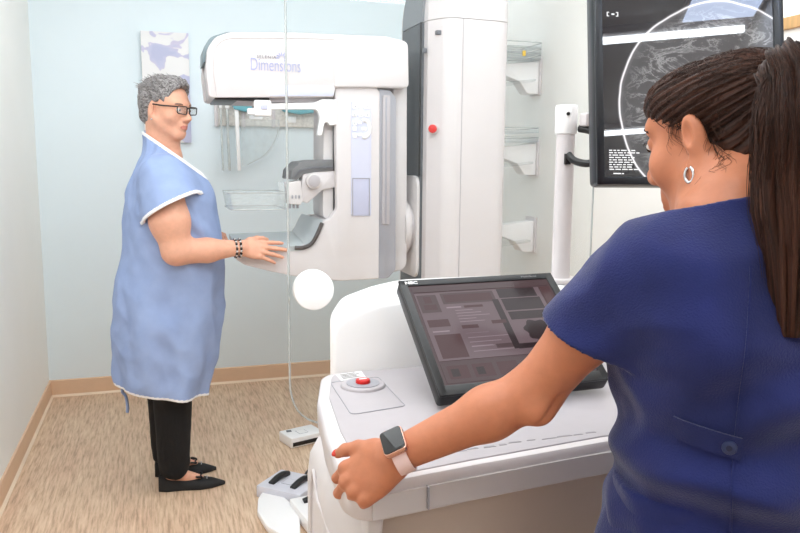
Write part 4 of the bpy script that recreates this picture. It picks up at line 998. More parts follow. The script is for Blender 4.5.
# ---- the patient
def patient():
    a = math.radians(PAT_YAW)
    fw = V(math.cos(a)*.995, -math.sin(a)*.995, -.10); fw /= np.linalg.norm(fw)
    ex = np.cross(fw, V(0, 0, 1)); ex /= np.linalg.norm(ex); ez = np.cross(ex, fw)
    H = Fr(PAT_HEAD, ex, fw, ez, .985)
    B = Shape()
    head(B, H)
    nb = V(.022, 3.145, 1.375)
    B.u(rc(H.p(0, -.030, -.045), nb, .056, .062), .03)
    B.u(rc(H.p(0, .02, -.09), nb+V(.02, -.005, .0), .030, .048), .02)
    # trunk under the gown
    B.u(stack([(.80, .02, 3.14, .11, .13), (1.0, .03, 3.14, .11, .13), (1.2, .03, 3.14, .10, .14), (1.30, .02, 3.14, .085, .14), (1.375, .02, 3.14, .06, .075)]), .03)
    for s, hip, kn, an in ((-1, (.02, 3.06, .84), (.025, 3.085, .47), (.015, 3.115, .085)), (1, (.02, 3.22, .84), (.005, 3.235, .47), (.0, 3.27, .085))):
        B.u(rc(hip, kn, .085, .055), .03); B.u(rc(kn, an, .055, .034), .02)
    B.u(rc((.01, 3.115, .07), (.12, 3.109, .032), .030, .020), .02); B.u(rc((-.004, 3.27, .07), (.105, 3.268, .032), .030, .020), .02)
    # near arm: out of the sleeve, elbow bent, forearm level
    B.u(rc((.015, 2.985, 1.29), (.035, 2.915, 1.13), .066, .070), .04)
    B.u(rc((.035, 2.915, 1.13), (.055, 2.905, 1.025), .070, .052), .03)
    B.u(rc((.055, 2.905, 1.020), (.17, 2.93, 1.018), .052, .045), .025)
    B.u(rc((.17, 2.93, 1.018), (.300, 2.953, 1.022), .045, .027), .02)
    tips, ax = hand(B, (.300, 2.955, 1.022), (.98, .10, -.10), (-.12, -.93, .34), 1,
                    ((.10, .16, .10), (.05, .10, .08), (.10, .12, .10), (.16, .16, .12)),
                    ((.034, .030, -.012), (.064, .046, -.022), (.090, .050, -.034), (.110, .050, -.044)), 1.02, (.08, -.03, -.15, -.27))
    # far arm: hand holds the tip of the support
    B.u(rc((.02, 3.30, 1.29), (.045, 3.36, 1.05), .062, .05), .04)
    B.u(rc((.045, 3.36, 1.05), (.13, 3.27, 1.055), .046, .028), .02)
    hand(B, (.13, 3.265, 1.057), (.97, -.2, .05), (.0, .15, 1), 1, ((.45, .75, .5), (.45, .75, .5), (.45, .75, .5), (.45, .75, .5)),
         ((.034, .030, -.012), (.056, .046, -.018), (.076, .050, -.024), (.094, .048, -.030)))
    VP, Q = polygonise(B, (-.2, 2.8, 0.01), (.56, 3.46, 1.72), .0032, 1)
    def lips(c): q = H.loc(c); return (np.abs(q[:, 0]) < .021) & (q[:, 1] > .083) & (q[:, 2] < -.0585) & (q[:, 2] > -.0775) & (np.abs(q[:, 2]+.068) < .0095-.006*(np.abs(q[:, 0])/.021)**2)
    p = npmesh('person', VP, Q, SKIN1, None, (.08, 3.2, 0), split=[(lips, 'lips', LIP1)])
    tag(p, 'person in a pale blue gown and dark glasses, one hand on the machine support', 'person')
    A = H.axes(); hv = lambda *q: Vector(H.p(*q))
    for s in (-1, 1):
        e = ellipsoid('eye', hv(s*.031, .0792, -.002), (.0125, .0125, .0078), EYEW, p, A)
        ellipsoid('iris', hv(s*.031+.001, .0900, -.002), (.0045, .0025, .0050), IRIS, e, A, 12, 8)
        pts = [hv(s*.014, .0895, .017), hv(s*.028, .0900, .021), hv(s*.044, .0800, .020), hv(s*.052, .0700, .015)]
        rod('eyebrow', pts, .0030, BROW, p, 8)
        ellipsoid('earring', hv(s*.0825, -.002, -.047), (.0035, .0035, .0035), SILVER, p, A, 12, 8)
    # glasses
    g = None
    fr = []
    for s in (-1, 1):
        loop = rpoly([(s*.008, -.0155), (s*.058, -.013), (s*.060, .015), (s*.007, .015)], .009, 5)
        P_ = [hv(x, .1045-.14*max(0, abs(x)-.02), z-.002) for x, z in loop]
        vs_, fs = tube(P_+[P_[0], P_[1]], .0021, 8)
        if g is None: g = meshobj('glasses', vs_, fs, BLK, p, 60); g['label'] = 'dark framed rectangular glasses'
        else: meshobj('rim', vs_, fs, BLK, g, 60)
        k = len(P_); off = Vector(H.v(0, .0006, 0))
        meshobj('lens', P_+[q+off for q in P_], [tuple(range(k)), tuple(range(2*k-1, k-1, -1))]+[(i, (i+1) % k, k+(i+1) % k, k+i) for i in range(k)], PANE, g, 30)
        rod('temple', [hv(s*.060, .098, .010), hv(s*.0655, .088, .010), hv(s*.076, .03, .009), hv(s*.0785, -.004, .010), hv(s*.0785, -.022, -.006)], .0026, BLK, g, 8, flat=1.0)
    rod('bridge', [hv(-.008, .1045, .006), hv(0, .1085, .008), hv(.008, .1045, .006)], .0022, BLK, g, 8)
    # hair
    S = Shape()
    S.u(H.el((0, -.020, .046), (.0800, .1030, .0790)), .02)
    S.u(H.el((0, -.052, -.012), (.0700, .0600, .0700)), .03)
    S.u(H.el((0, .040, .092), (.052, .044, .032)), .025)
    def tuft(P):
        q = H.loc(P); return .0028*np.sin(q[:, 0]*260+3*np.sin(q[:, 1]*55+q[:, 2]*40))*np.clip((q[:, 2]+.05)*9, .25, 1)+.004*nz3(P, 130, 3)
    S.s(H.el((0, .120, -.005), (.115, .0965, .102)), .012)
    for s in (-1, 1): S.s(H.el((s*.086, .004, -.024), (.024, .030, .036)), .008)
    S.s(plane(H.p(0, -.05, -.082), H.v(0, -.25, 1)), .01)
    S.d(tuft)
    VP, Q = polygonise(S, V(*PAT_HEAD)-.15, V(*PAT_HEAD)+.15, .0026, 0)
    def flow(P):
        q = H.loc(P); return np.stack([q[:, 0]*260, q[:, 1]*55+q[:, 2]*30, q[:, 2]*160-q[:, 1]*20], 1)
    h = npmesh('hair', VP, Q, HAIRG, p, attr=flow); h['label'] = 'short swept-back grey hair'
    rg = np.random.default_rng(4); paths = []
    for k in range(700):
        th, ph = rg.uniform(-1.25, 1.25), rg.uniform(-.5, 2.9)
        c = V(math.sin(th)*.079, math.cos(th)*math.cos(ph)*.100-.020, math.cos(th)*math.sin(ph)*.079+.046)
        if c[1] > .05 and c[2] < .088 or c[2] < -.03 or (c[2] < .02 and c[1] > -.02): continue
        d = V(rg.normal()*.25+math.sin(th)*.4, -.75+rg.normal()*.25, .55+rg.normal()*.2); L_ = rg.uniform(.010, .020)
        paths.append([H.p(*(c*.99)), H.p(*(c+d*L_*.5)), H.p(*(c+d*L_+V(0, -.004, -.003)))])
    strand_tubes('hair_tips', paths, .0009, mat('silver_strands', (150, 146, 146), .4, var=.5, scale=90), h)
    # gown
    G = Shape()
    G.u(stack([(.33, -.016, 3.15, .150, .185), (.427, -.013, 3.15, .161, .195), (.547, .002, 3.15, .190, .205), (.675, .014, 3.15, .199, .212), (.839, .030, 3.15, .199, .215), (.989, .043, 3.145, .188, .208), (1.097, .046, 3.145, .175, .205), (1.205, .046, 3.145, .160, .200), (1.26, .043, 3.145, .148, .192), (1.315, .038, 3.145, .120, .165), (1.36, .032, 3.145, .092, .115), (1.40, .030, 3.145, .076, .080), (1.50, .025, 3.145, .070, .070)], ex=2.15), .02)
    G.u(rc((.020, 2.985, 1.285), (.052, 2.918, 1.155), .088, .102), .05)
    G.u(rc((.020, 3.30, 1.285), (.052, 3.37, 1.155), .088, .100), .05)
    def drape(P):
        th = np.arctan2(P[:, 1]-3.15, P[:, 0]-.02); z = P[:, 2]
        lo_ = np.clip((1.15-z)/.6, 0, 1)
        v = .010*lo_*np.sin(th*7+2.0*np.sin(z*5+1)+1.2)+.003*lo_*np.sin(th*13+z*9)
        return v
    G.d(drape)
    w1 = wrinkle(11, 19, .0105); w2 = wrinkle(23, 55, .0030)
    onc = lambda P: (lambda q: np.stack([.03+q[0]/q[2]*.19, 3.145+q[1]/q[2]*.19, P[:, 2]], 1))((P[:, 0]-.03, P[:, 1]-3.145, np.hypot(P[:, 0]-.03, P[:, 1]-3.145)+1e-6))
    G.d(lambda P: w1(onc(P)*V(1, 1, .8))*np.clip((1.36-P[:, 2])*8, 0, 1)); w4 = wrinkle(77, 38, .0050, True, .003); G.d(lambda P: w2(onc(P))); G.d(lambda P: w4(onc(P)*V(1, 1, .7)))
    # pull folds from the armpit
    G.d(lambda P: .004*np.sin((P[:, 2]*.8+(P[:, 0]-.05)*.9)*85+2*nz3(P, 9, 2))*np.exp(-((P[:, 2]-1.06)**2+(P[:, 0]-.10)**2)/.012))
    ncut = plane((-.030, 3.1, 1.452), (.587, 0, .81)); hem = plane((0, 3.15, .432), (.19, 0, 1.))
    cuff1 = plane((.055, 2.910, 1.190), (.45, -.20, -.86)); cuff2 = plane((.055, 3.37, 1.18), (.25, .35, -.9))
    TR = Shape(); TR.ops = G.ops[:1]+G.ops[3:]
    def shell(P):
        g = G(P); tr = TR(P); d = np.abs(g)-.0052
        n1 = (np.linalg.norm(P-V(.05, 2.87, 1.13), axis=1) < .2) & (P[:, 1] < 3.05)
        d = np.where(n1, np.maximum(d, np.minimum(cuff1(P), tr-.0)), d)
        n2 = (np.linalg.norm(P-V(.05, 3.42, 1.12), axis=1) < .2) & (P[:, 1] > 3.25)
        d = np.where(n2, np.maximum(d, np.minimum(cuff2(P), tr-.0)), d)
        d = np.minimum(d, np.abs(tr)-.0052)
        d = np.maximum(d, -hem(P)); d = np.maximum(d, ncut(P))
        return d
    T = Shape(); T.u(shell, 0)
    VP, Q = polygonise(T, (-.25, 2.78, .36), (.30, 3.50, 1.50), .0034, 2)
    def pipe(c):
        n1 = (np.linalg.norm(c-V(.055, 2.88, 1.17), axis=1) < .16) & (c[:, 1] < 2.985) & (TR(c) > .010)
        return ((hem(c) < .011) | (ncut(c) > -.012) | (n1 & (cuff1(c) > -.013)))
    g = npmesh('gown', VP, Q, CHAMB, p, split=[(lambda c: hem(c) < .011, 'hem_binding', PIPE), (lambda c: ncut(c) > -.012, 'neck_binding', PIPE), (pipe, 'cuff_binding', PIPE)])
    g['label'] = 'pale blue cotton gown with white piping'
    rod('tie_string', [(-.165, 3.14, .47), (-.168, 3.135, .43), (-.155, 3.125, .41), (-.150, 3.12, .37), (-.152, 3.12, .345)], .006, CHAMB, g, 8)
    fl = []
    # overlapping back flap
    rings = []
    for z in np.linspace(.62, .55, 3): pass
    # trousers
    Pn = Shape()
    Pn.u(stack([(.80, .02, 3.14, .13, .145), (.95, .02, 3.14, .115, .135)]), .02)
    for hip, kn, an in (((.02, 3.07, .80), (.025, 3.085, .45), (.022, 3.110, .105)), ((.02, 3.215, .80), (.0, 3.235, .45), (-.004, 3.265, .105))):
        Pn.u(rc(hip, kn, .10, .080), .03); Pn.u(rc(kn, an, .080, .062), .02)
    w3 = wrinkle(31, 45, .004)
    Pn.d(lambda P: w3(P*V(1, 1, 1.8))*np.clip((.35-P[:, 2])*4, .1, 1))
    Pn.i(plane((0, 3.1, .062), (-.30, 0, -1.)))
    VP, Q = polygonise(Pn, (-.2, 2.9, .02), (.25, 3.42, .99), .005, 1)
    npmesh('trousers', VP, Q, BLKC, p)
    # pointed flat shoes with bows
    for hx, hy, tx_, ty in ((-.040, 3.118, .225, 3.100), (-.055, 3.275, .200, 3.262)):
        d = V(tx_-hx, ty-hy, 0); L_ = np.linalg.norm(d); d /= L_; sd = V(-d[1], d[0], 0); h0 = V(hx, hy, 0)
        F2 = Fr(h0, d, sd, V(0, 0, 1))
        def sole(P, F2=F2, L_=L_):
            q = F2.loc(P); t_ = np.clip(q[:, 0]/L_, 0, 1)
            wd = np.interp(t_, [0, .12, .35, .62, .8, .93, 1], [.022, .033, .032, .042, .034, .017, .006]); tp = np.interp(t_, [0, .2, .4, .6, .8, 1], [.066, .060, .046, .043, .032, .014])
            kx = np.maximum(np.maximum(q[:, 0]-L_, -q[:, 0]), 0)
            dd = (np.sqrt((q[:, 1]/wd)**2+((q[:, 2]-.008)/(tp-.006))**2)-1)*np.minimum(wd, tp)*.8
            return np.maximum(np.maximum(dd, .001-q[:, 2]), kx*2-.003)
        Sh = Shape(); Sh.u(sole, 0)
        Sh.s(el(F2.p(.095, 0, .082), (.062, .030, .040), F2.R), .01)
        VP, Q = polygonise(Sh, (min(hx, tx_)-.03, hy-.09, -.006), (tx_+.03, hy+.09, .09), .0028, 1)
        so = npmesh('shoe', VP, Q, SUEDE, p)
        vv, ff = tube(smooth_path([Vector(F2.p(*q)) for q in ((.165, .012, .046), (.150, .028, .055), (.172, .024, .050), (.166, 0, .048), (.172, -.024, .050), (.150, -.028, .055), (.165, -.012, .046))], 5), .0042, 7)
        meshobj('bow', vv, ff, SUEDE, so, 60)
        for q in (-.012, 0, .012): ellipsoid('stud', F2.p(.192, q, .038), (.0032, .0032, .0032), SILVER, so, None, 10, 6)
    # bracelets: two strands of black and silver beads
    wc = V(.283, 2.951, 1.021); wa = V(.98, .12, .02); wa /= np.linalg.norm(wa); n1 = np.cross(wa, V(0, 0, 1)); n1 /= np.linalg.norm(n1); n2 = np.cross(wa, n1)
    br = None; BK = mat('black_bead', (22, 20, 22), .25); SB = mat('silver_bead', (214, 206, 200), .25, metal=.7)
    for s in (-1, 1):
        for mm, par in ((BK, 0), (SB, 1)):
            vs_, fs = [], []
            for k in range(par, 22, 2):
                th = 2*math.pi*k/22; c = wc+wa*s*.0085+(n1*math.cos(th)*.0315+n2*math.sin(th)*.0345)
                i0 = len(vs_)
                for i in range(1, 6):
                    for j in range(8):
                        t1, t2 = math.pi*i/6, 2*math.pi*j/8
                        vs_.append(tuple(c+V(math.sin(t1)*math.cos(t2), math.sin(t1)*math.sin(t2), math.cos(t1))*.0054))
                for i in range(4):
                    for j in range(8): fs.append((i0+i*8+j, i0+i*8+(j+1) % 8, i0+(i+1)*8+(j+1) % 8, i0+(i+1)*8+j))
                fs.append(tuple(i0+j for j in range(8))); fs.append(tuple(i0+32+j for j in range(7, -1, -1)))
            o = meshobj('bracelet' if par == 0 else 'silver_beads', vs_, fs, mm, p if par == 0 else br, 80)
            if par == 0: br = o
patient()

# ---- the technician
def technician():
    yw, pt = math.radians(TEC_YAW), math.radians(TEC_PITCH)
    fw = V(-math.sin(yw)*math.cos(pt), math.cos(yw)*math.cos(pt), -math.sin(pt))
    ex = V(math.cos(yw), math.sin(yw), 0); ez = np.cross(ex, fw)
    rl = math.radians(TEC_ROLL); ex, ez = ex*math.cos(rl)+ez*math.sin(rl), ez*math.cos(rl)-ex*math.sin(rl)
    H = Fr(TEC_HEAD, ex, fw, ez, 1.03, 1.30)
    B = Shape(); head(B, H, .076, .058)
    nk = V(.727, .815, 1.300)
    B.u(rc(H.p(0, -.034, -.040), nk, .052, .060), .03); B.u(rc(H.p(0, .012, -.085), nk+V(0, .04, -.02), .030, .045), .03)
    B.u(stack([(.80, .725, .79, .13, .095), (.95, .735, .79, .105, .085), (1.1, .735, .80, .115, .085), (1.22, .725, .805, .125, .075), (1.30, .727, .812, .06, .06)]), .03)
    SHL, ELB, WR = V(.585, .810, 1.232), V(*TEC_ELBOW), V(*TEC_WRIST)
    B.u(rc(SHL+V(.012, 0, -.008), SHL+(ELB-SHL)*.5, .040, .042), .03); B.u(rc(SHL+(ELB-SHL)*.5, ELB, .042, .036), .02)
    fm = ELB+(WR-ELB)*.32
    B.u(rc(ELB, fm, .036, .0355), .02); B.u(rc(fm, WR, .0355, .0235), .02)
    B.u(el(ELB+V(-.006, -.028, -.020), (.016, .014, .016)), .02)
    B.s(rc(ELB+V(.016, -.046, .006), ELB+V(-.012, -.040, -.036), .0028, .0028), .008)
    tips, ax = hand(B, WR, TEC_HX, TEC_HZ, -1, TEC_FLEX, TEC_THUMB, .98, (.06, .0, -.05, -.12))
    # right arm rests on the console, hidden by the body
    SR, ER, WR2 = V(.880, .810, 1.232), V(.950, .85, 1.02), V(.90, 1.03, .955)
    B.u(rc(SR, ER, .052, .040), .03); B.u(rc(ER, WR2, .040, .025), .02)
    hand(B, WR2, (-.35, .92, -.15), (0, .15, 1), 1, ((.2, .35, .25),)*4, ((.034, .030, -.012), (.060, .050, -.014), (.084, .056, -.014), (.104, .056, -.016)))
    for s in (-1, 1):
        B.u(rc((.725+s*.085, .79, .82), (.725+s*.085, .80, .46), .085, .052), .03); B.u(rc((.725+s*.085, .80, .46), (.725+s*.085, .775, .09), .052, .034), .02)
        B.u(rc((.725+s*.085, .775, .07), (.725+s*.085, .90, .04), .034, .026), .02)
    VP, Q = polygonise(B, (.18, .58, .012), (1.12, 1.28, 1.58), .0026, 1)
    def lips(c): q = H.loc(c); return (np.abs(q[:, 0]) < .021) & (q[:, 1] > .083) & (q[:, 2] < -.0585) & (q[:, 2] > -.0775) & (np.abs(q[:, 2]+.068) < .0095-.006*(np.abs(q[:, 0])/.021)**2)
    p = npmesh('person', VP, Q, SKIN2, None, (.725, .80, 0), split=[(lips, 'lips', mat('dark_rose_lip', (168, 88, 78), .4))])
    tag(p, 'person in navy scrubs seen from behind, left hand gripping the console corner', 'person')
    A = H.axes(); hv = lambda *q: Vector(H.p(*q))
    for s in (-1, 1):
        e = ellipsoid('eye', hv(s*.031, .0792, -.002), (.0125, .0125, .0078), EYEW, p, A)
        ellipsoid('iris', hv(s*.031, .0900, -.004), (.0045, .0025, .0050), IRIS, e, A, 12, 8)
        rod('eyebrow', [hv(s*.014, .0895, .018), hv(s*.028, .0905, .022), hv(s*.046, .080, .020), hv(s*.055, .068, .013)], .0026, HAIRD, p, 8)
        rod('eyelashes', [hv(s*.017, .0905, .001), hv(s*.031, .0945, .003), hv(s*.046, .0850, .001), hv(s*.050, .084, -.002)], .0014, BLK, p, 6)
        rg_ = [hv(s*.081, -.004+.0065*math.sin(t_), -.050+.0078*math.cos(t_)) + Vector(H.v(s*.004*math.sin(t_*.5), 0, 0)) for t_ in np.linspace(.3, 5.9, 18)]
        vs_, fs = tube(rg_, .0024, 8); meshobj('earring', vs_, fs, SILVER, p, 60)
    # nails
    RN = mat('red_nail_polish', (205, 62, 50), .2)
    T = tips[4]; d = (T[-1]-T[-2])/np.linalg.norm(T[-1]-T[-2]); nn = ax[2]*.725+ax[1]*TEC_NAIL; nn = nn-d*(nn @ d); nn /= np.linalg.norm(nn)
    nl = ellipsoid('thumb_nail', T[-1]+d*.001+nn*.0050, (.0078, .0056, .0026), RN, p, (Vector(d), Vector(np.cross(nn, d)), Vector(nn)), 16, 10); nl['label'] = 'red painted thumb nail'
    # watch
    fa = (WR-ELB)/np.linalg.norm(WR-ELB); wc = WR-fa*.012; up = V(*TEC_WATCH); up = up-fa*(up @ fa); up /= np.linalg.norm(up); sd = np.cross(fa, up)
    STRAP = mat('pale_pink_strap', (236, 206, 202), .5, var=.02); ROSE = mat('rose_gold', (226, 178, 160), .25, metal=.8)
    rings = []
    for k in range(41):
        th = math.pi*2*k/40; r1, r2 = .0275, .0262
        rd = up*math.cos(th)*.0262+sd*math.sin(th)*.0285
        n_ = rd/np.linalg.norm(rd)
        rings.append([Vector(wc+rd+fa*f_+n_*h_) for f_, h_ in ((-.0105, -.0008), (.0105, -.0008), (.0105, .0018), (-.0105, .0018))])
    vs_, fs = ring_loft(rings, False)
    w = meshobj('wristwatch', vs_, fs, STRAP, p, 40); w['label'] = 'square smart watch on a pale pink strap'
    def wslab(name, a, b, d0, d1, m, par, r=.007):
        pts = rpoly([(-a, -b), (a, -b), (a, b), (-a, b)], r, 5); k = len(pts); c = wc+up*.0285
        vs_ = [Vector(c+fa*x+sd*y+up*d0) for x, y in pts]+[Vector(c+fa*x+sd*y+up*d1) for x, y in pts]
        return meshobj(name, vs_, [tuple(range(k)), tuple(range(2*k-1, k-1, -1))]+[(i, (i+1) % k, k+(i+1) % k, k+i) for i in range(k)], m, par, 40, .0018)
    wslab('watch_case', .0172, .0205, -.005, .0055, ROSE, w)
    wslab('watch_face', .0160, .0192, .0050, .0068, mat('black_glass', (8, 8, 10), .08, spec=.6), w, .006)
    c = wc+up*.0285-sd*0; cyl('watch_crown', tuple(c+fa*.008+sd*.0205), tuple(c+fa*.008+sd*.0225), .003, ROSE, w, 14)
    # scrub top
    G = Shape()
    G.u(stack([(.58, .725, .785, .182, .140), (.80, .735, .785, .172, .136), (.90, .738, .782, .160, .128), (1.0, .738, .782, .148, .122), (1.10, .733, .788, .158, .124), (1.18, .725, .798, .178, .120), (1.235, .725, .803, .170, .104), (1.275, .727, .806, .130, .088), (1.305, .727, .810, .088, .074), (1.34, .727, .812, .066, .064), (1.42, .727, .815, .06, .06)], ex=2.3), .02)
    sl = SHL+(ELB-SHL)*.58
    G.u(rc(SHL+V(.018, 0, -.006), sl, .056, .051), .045); G.u(rc(SR, V(.925, .835, 1.12), .066, .066), .045)
    w1 = wrinkle(41, 17, .0125); w2 = wrinkle(57, 46, .0034)
    onc = lambda P: (lambda q: np.stack([.735+q[0]/q[2]*.15, .79+q[1]/q[2]*.15, P[:, 2]], 1))((P[:, 0]-.735, P[:, 1]-.79, np.hypot(P[:, 0]-.735, P[:, 1]-.79)+1e-6))
    G.d(lambda P: w1(onc(P)*V(1, 1, .75))*np.clip((1.30-P[:, 2])*8, 0, 1)); w4 = wrinkle(91, 32, .0055, True, .003); G.d(lambda P: w2(onc(P))); G.d(lambda P: w4(onc(P)*V(1, 1, .7))*np.clip((1.27-P[:, 2])*8, 0, 1))
    G.d(lambda P: .005*np.sin((P[:, 2]*1.0-(onc(P)[:, 0]-.6)*.75)*60+1.5*nz3(onc(P), 8, 4))*np.exp(-((P[:, 2]-1.08)**2+(P[:, 0]-.61)**2)/.014))
    G.d(lambda P: .0085*np.sin(P[:, 2]*62+2.5*nz3(onc(P), 7, 9))*np.exp(-((P[:, 2]-.99)/.09)**2))
    ncut = plane((.727, .745, 1.318), (0, .36, .93)); hem = plane((.725, .8, .635), (0, 0, 1))
    ud = (ELB-SHL)/np.linalg.norm(ELB-SHL); cuff1 = plane(SHL+ud*TEC_CUFF, ud*.9+V(.25, -.05, -.05)); cuff2 = plane((.920, .831, 1.135), (.35, .15, -.93))
    TR = Shape(); TR.ops = G.ops[:1]+G.ops[3:]
    def shell(P):
        g = G(P); tr = TR(P); d = np.abs(g)-.0048
        n1 = (np.linalg.norm(P-(SHL+ud*.17), axis=1) < .15) & (P[:, 0] < .66)
        d = np.where(n1, np.maximum(d, np.minimum(cuff1(P), tr)), d)
        n2 = (np.linalg.norm(P-V(.950, .845, 1.06), axis=1) < .15) & (P[:, 0] > .82)
        d = np.where(n2, np.maximum(d, np.minimum(cuff2(P), tr)), d)
        d = np.minimum(d, np.abs(tr)-.0048)
        d = np.maximum(d, -hem(P)); d = np.maximum(d, ncut(P))
        return d
    Tt = Shape(); Tt.u(shell, 0)
    VP, Q = polygonise(Tt, (.40, .58, .60), (1.10, 1.02, 1.40), .0030, 3)
    g = npmesh('scrub_top', VP, Q, NAVY, p); g['label'] = 'navy short-sleeved scrub top'
    def onsurf(az, z):
        az = math.radians(az); dv = V(math.cos(az), math.sin(az), 0); r_ = .32
        for _ in range(60):
            dd = G((V(.73, .79, z)+dv*r_)[None])[0]-.0048
            if dd < .0006: break
            r_ -= max(dd*.7, .0004)
        return Vector(V(.73, .79, z)+dv*(r_+.0006)), Vector(dv)
    for nm, az in (('back_seam', 270), ('princess_seam', 229), ('princess_seam', 311)):
        seam = [onsurf(az+1.0*math.sin(z*17), z)[0] for z in np.linspace(1.24 if az != 270 else 1.28, .66, 44)]
        rod(nm, seam, .0015, NAVY, g, 6, sm=0)
    rod('back_seam', seam, .0016, NAVY, g, 6, sm=0)
    bx, bz = TEC_BTN
    tab = []
    for k in range(14):
        x = bx-22+27*k/13; pz_ = bz+.014-.016*k/13
        (a, n_), (b, _) = onsurf(x, pz_-.014), onsurf(x, pz_+.014)
        tab.append([a, b, b+n_*.0035, a+n_*.0035])
    vs_, fs = ring_loft(tab); tb = meshobj('back_tab', vs_, fs, NAVY, g, 40)
    c, n_ = onsurf(bx, bz); bt = cyl('button', c+n_*.002, c+n_*.0075, .0085, mat('navy_button', (40, 52, 92), .3), tb, 24, bevel=.0015)
    cyl('button_eye', c+n_*.0072, c+n_*.0080, .0035, mat('navy_thread', (20, 28, 60), .7), bt, 12)
    # trousers and shoes
    Pn = Shape(); Pn.u(stack([(.60, .725, .79, .170, .125), (.95, .725, .79, .160, .115)]), .03)
    for s in (-1, 1):
        Pn.u(rc((.725+s*.085, .79, .82), (.725+s*.088, .80, .46), .10, .080), .03); Pn.u(rc((.725+s*.088, .80, .46), (.725+s*.09, .785, .08), .080, .078), .02)
    w3 = wrinkle(61, 30, .004); Pn.d(w3); Pn.i(plane((0, 0, .04), (0, 0, -1))); Pn.i(plane((0, 0, .94), (0, 0, 1)))
    VP, Q = polygonise(Pn, (.52, .58, .02), (.98, 1.0, .96), .0055, 1); npmesh('scrub_trousers', VP, Q, NAVY, p)
    for s in (-1, 1):
        Sh = Shape(); x = .725+s*.09
        Sh.u(rc((x, .74, .045), (x, .80, .05), .042, .045), .02); Sh.u(rc((x, .80, .045), (x+s*.008, .93, .035), .044, .036), .02); Sh.i(plane((0, 0, .003), (0, 0, -1)))
        VP, Q = polygonise(Sh, (x-.1, .65, -.005), (x+.1, 1.0, .12), .004, 1); npmesh('shoe', VP, Q, SUEDE, p)
    # hair: cap drawn back to the tie, ponytail, loose strands
    tie_l = V(*TEC_TIE)                       # in head space
    tdir = tie_l-V(0, -.005, .02); tdir /= np.linalg.norm(tdir)
    t1 = np.cross(tdir, V(1, 0, 0)); t1 /= np.linalg.norm(t1); t2 = np.cross(tdir, t1)
    S = Shape()
    S.u(H.el((0, -.018, .032), (.0805, .1040, .0620)), .02); S.u(H.el((0, -.060, -.020), (.066, .052, .070)), .035)
    S.u(H.el((0, .026, .048), (.072, .064, .046)), .015)
    S.u(rc(H.p(*(tie_l*.80)), H.p(*tie_l), .040, .021), .04)
    S.s(H.el((0, .1270, -.018), (.170, .116, .068)), .010)
    for s in (-1, 1): S.s(H.el((s*.090, .006, -.030), (.026, .024, .048)), .010)
    S.s(plane(H.p(0, -.03, -.062), H.v(0, -.62, .78)), .02)
    def ang(P):
        q = H.loc(P)-tie_l; a_, b_ = q @ t1, q @ t2; return np.arctan2(b_, a_), np.linalg.norm(q, axis=1)
    S.d(lambda P: (lambda u_, v_: .0016*np.sin(u_*46+2*np.sin(v_*30))+.0012*np.sin(u_*97+1.5*np.sin(v_*40)+1))(*ang(P)))
    ho = V(*TEC_HEAD)
    VP, Q = polygonise(S, ho-.17, ho+.17, .0022, 1)
    def flow(P):
        u_, v_ = ang(P); return np.stack([np.cos(u_)*22, np.sin(u_)*22, v_*4], 1)
    h = npmesh('hair', VP, Q, HAIRD, p, attr=flow); h['label'] = 'dark brown hair drawn back into a ponytail'
    rg = np.random.default_rng(8); paths = []
    tw = H.p(*tie_l)
    def grad(fn, q, e_=1e-3): return np.stack([fn(q+e_*np.eye(3)[i])-fn(q-e_*np.eye(3)[i]) for i in range(3)], 1)
    u = rg.normal(size=(2600, 3)); u /= np.linalg.norm(u, axis=1)[:, None]; cc = H.o+((V(0, -.018, .032)+u*V(.0805, .1040, .0620))*H.sc) @ H.R.T
    cc = cc[S(cc) < .004][:560]; L_ = rg.uniform(.25, .7, len(cc)); lift = rg.exponential(.0009, len(cc)); cols = []
    for j in range(8):
        q = cc+(tw-cc)*(L_*j/7)[:, None]
        for _ in range(4):
            dd = S(q)-.0006-lift*math.sin(math.pi*j/7); gr = grad(S, q); gr /= np.linalg.norm(gr, axis=1)[:, None]+1e-9; q = q-gr*dd[:, None]
        cols.append(q)
    paths = [list(p_) for p_ in np.stack(cols, 1)]
    STR = mat('brown_strands', (52, 31, 22), .5, var=.5, scale=120, spec=.2)
    strand_tubes('loose_strands', paths, .00055, STR, h)
    # wisps at the temple and nape
    wis = []
    for k in range(64):
        z0 = rg.uniform(-.045, -.0); y0 = rg.uniform(-.060, -.034) if k > 30 else rg.uniform(.005, .03)
        if k <= 30: z0 = rg.uniform(.0, .035)
        c = V(-.073-.002*rg.random(), y0, z0); L_ = rg.uniform(.015, .034)
        dr = V(rg.normal()*.12-.05, .35+rg.normal()*.3, -1.) if k > 30 else V(-.05, -.15+rg.normal()*.2, -1.)
        q = np.stack([H.p(*(c+dr*L_*t_+V(0, .006*math.sin(t_*5+k), 0))) for t_ in np.linspace(0, 1, 6)])
        gr = grad(B, q); gr /= np.linalg.norm(gr, axis=1)[:, None]+1e-9
        wis.append(list(q-gr*(B(q)-.0008)[:, None]))
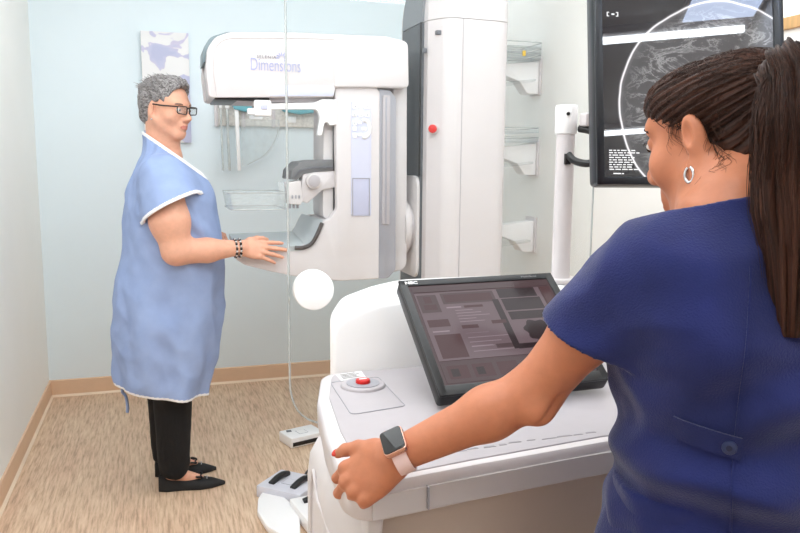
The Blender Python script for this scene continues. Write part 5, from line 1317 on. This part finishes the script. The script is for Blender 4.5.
    strand_tubes('wisps', wis, .00032, STR, h)
    # tie band
    tv = H.R @ tdir; a1 = H.R @ t1; a2 = H.R @ t2
    band = [Vector(tw+tv*.002+a1*.024*math.cos(x)+a2*.024*math.sin(x)) for x in np.linspace(0, 2*math.pi, 25)]
    vs_, fs = tube(band, .0065, 10); bd = meshobj('hair_tie', vs_, fs, BLKC, p, 60)
    # ponytail
    path = smooth_path([Vector(q) for q in [tuple(tw)]+TEC_PONY], 8)
    R_ = np.interp(np.linspace(0, 1, len(path)), [0, .06, .2, .45, .725, 1], [.018, .024, .040, .050, .048, .020])
    fr = frames(path, (0, 0, 1)); n = 72; rows = []; att = []
    for i, ((c, t_, a_, b_), r_) in enumerate(zip(fr, R_)):
        row = []
        for k in range(n):
            th = 2*math.pi*k/n; rr = r_*(1+.07*math.sin(th*9+i*.15)+.05*math.sin(th*17+1-i*.1)+.035*math.sin(th*29+i*.2))
            row.append(c+a_*math.cos(th)*rr+b_*math.sin(th)*rr*.8); att.append((math.cos(th)*11, math.sin(th)*11, i*.07))
        rows.append(row)
    vs_, fs = ring_loft(rows)
    po = meshobj('ponytail', vs_, fs, HAIRD, p, 80)
    at = po.data.attributes.new('flow', 'FLOAT_VECTOR', 'POINT'); at.data.foreach_set('vector', np.array(att, np.float32).ravel())
    paths = []
    for k in range(420):
        th0 = rg.uniform(0, 6.28); i0 = rg.integers(0, 12); i1 = min(len(path)-1, i0+rg.integers(14, 40)); ph = rg.normal()*.02; lf = 1.01+rg.exponential(.05)
        pts = []
        for i in range(i0, i1, 2):
            c, t_, a_, b_ = fr[i]; th = th0+ph*(i-i0); s_ = (i-i0)/(i1-i0)
            rr = R_[i]*(1+.07*math.sin(th*9+i*.15)+.05*math.sin(th*17+1-i*.1)+.035*math.sin(th*29+i*.2))*(1.005+(lf-1.0)*s_)
            pts.append(c+a_*math.cos(th)*rr+b_*math.sin(th)*rr*.8)
        if len(pts) > 3: paths.append(pts)
    strand_tubes('ponytail_strands', paths, .00065, STR, po)
technician()
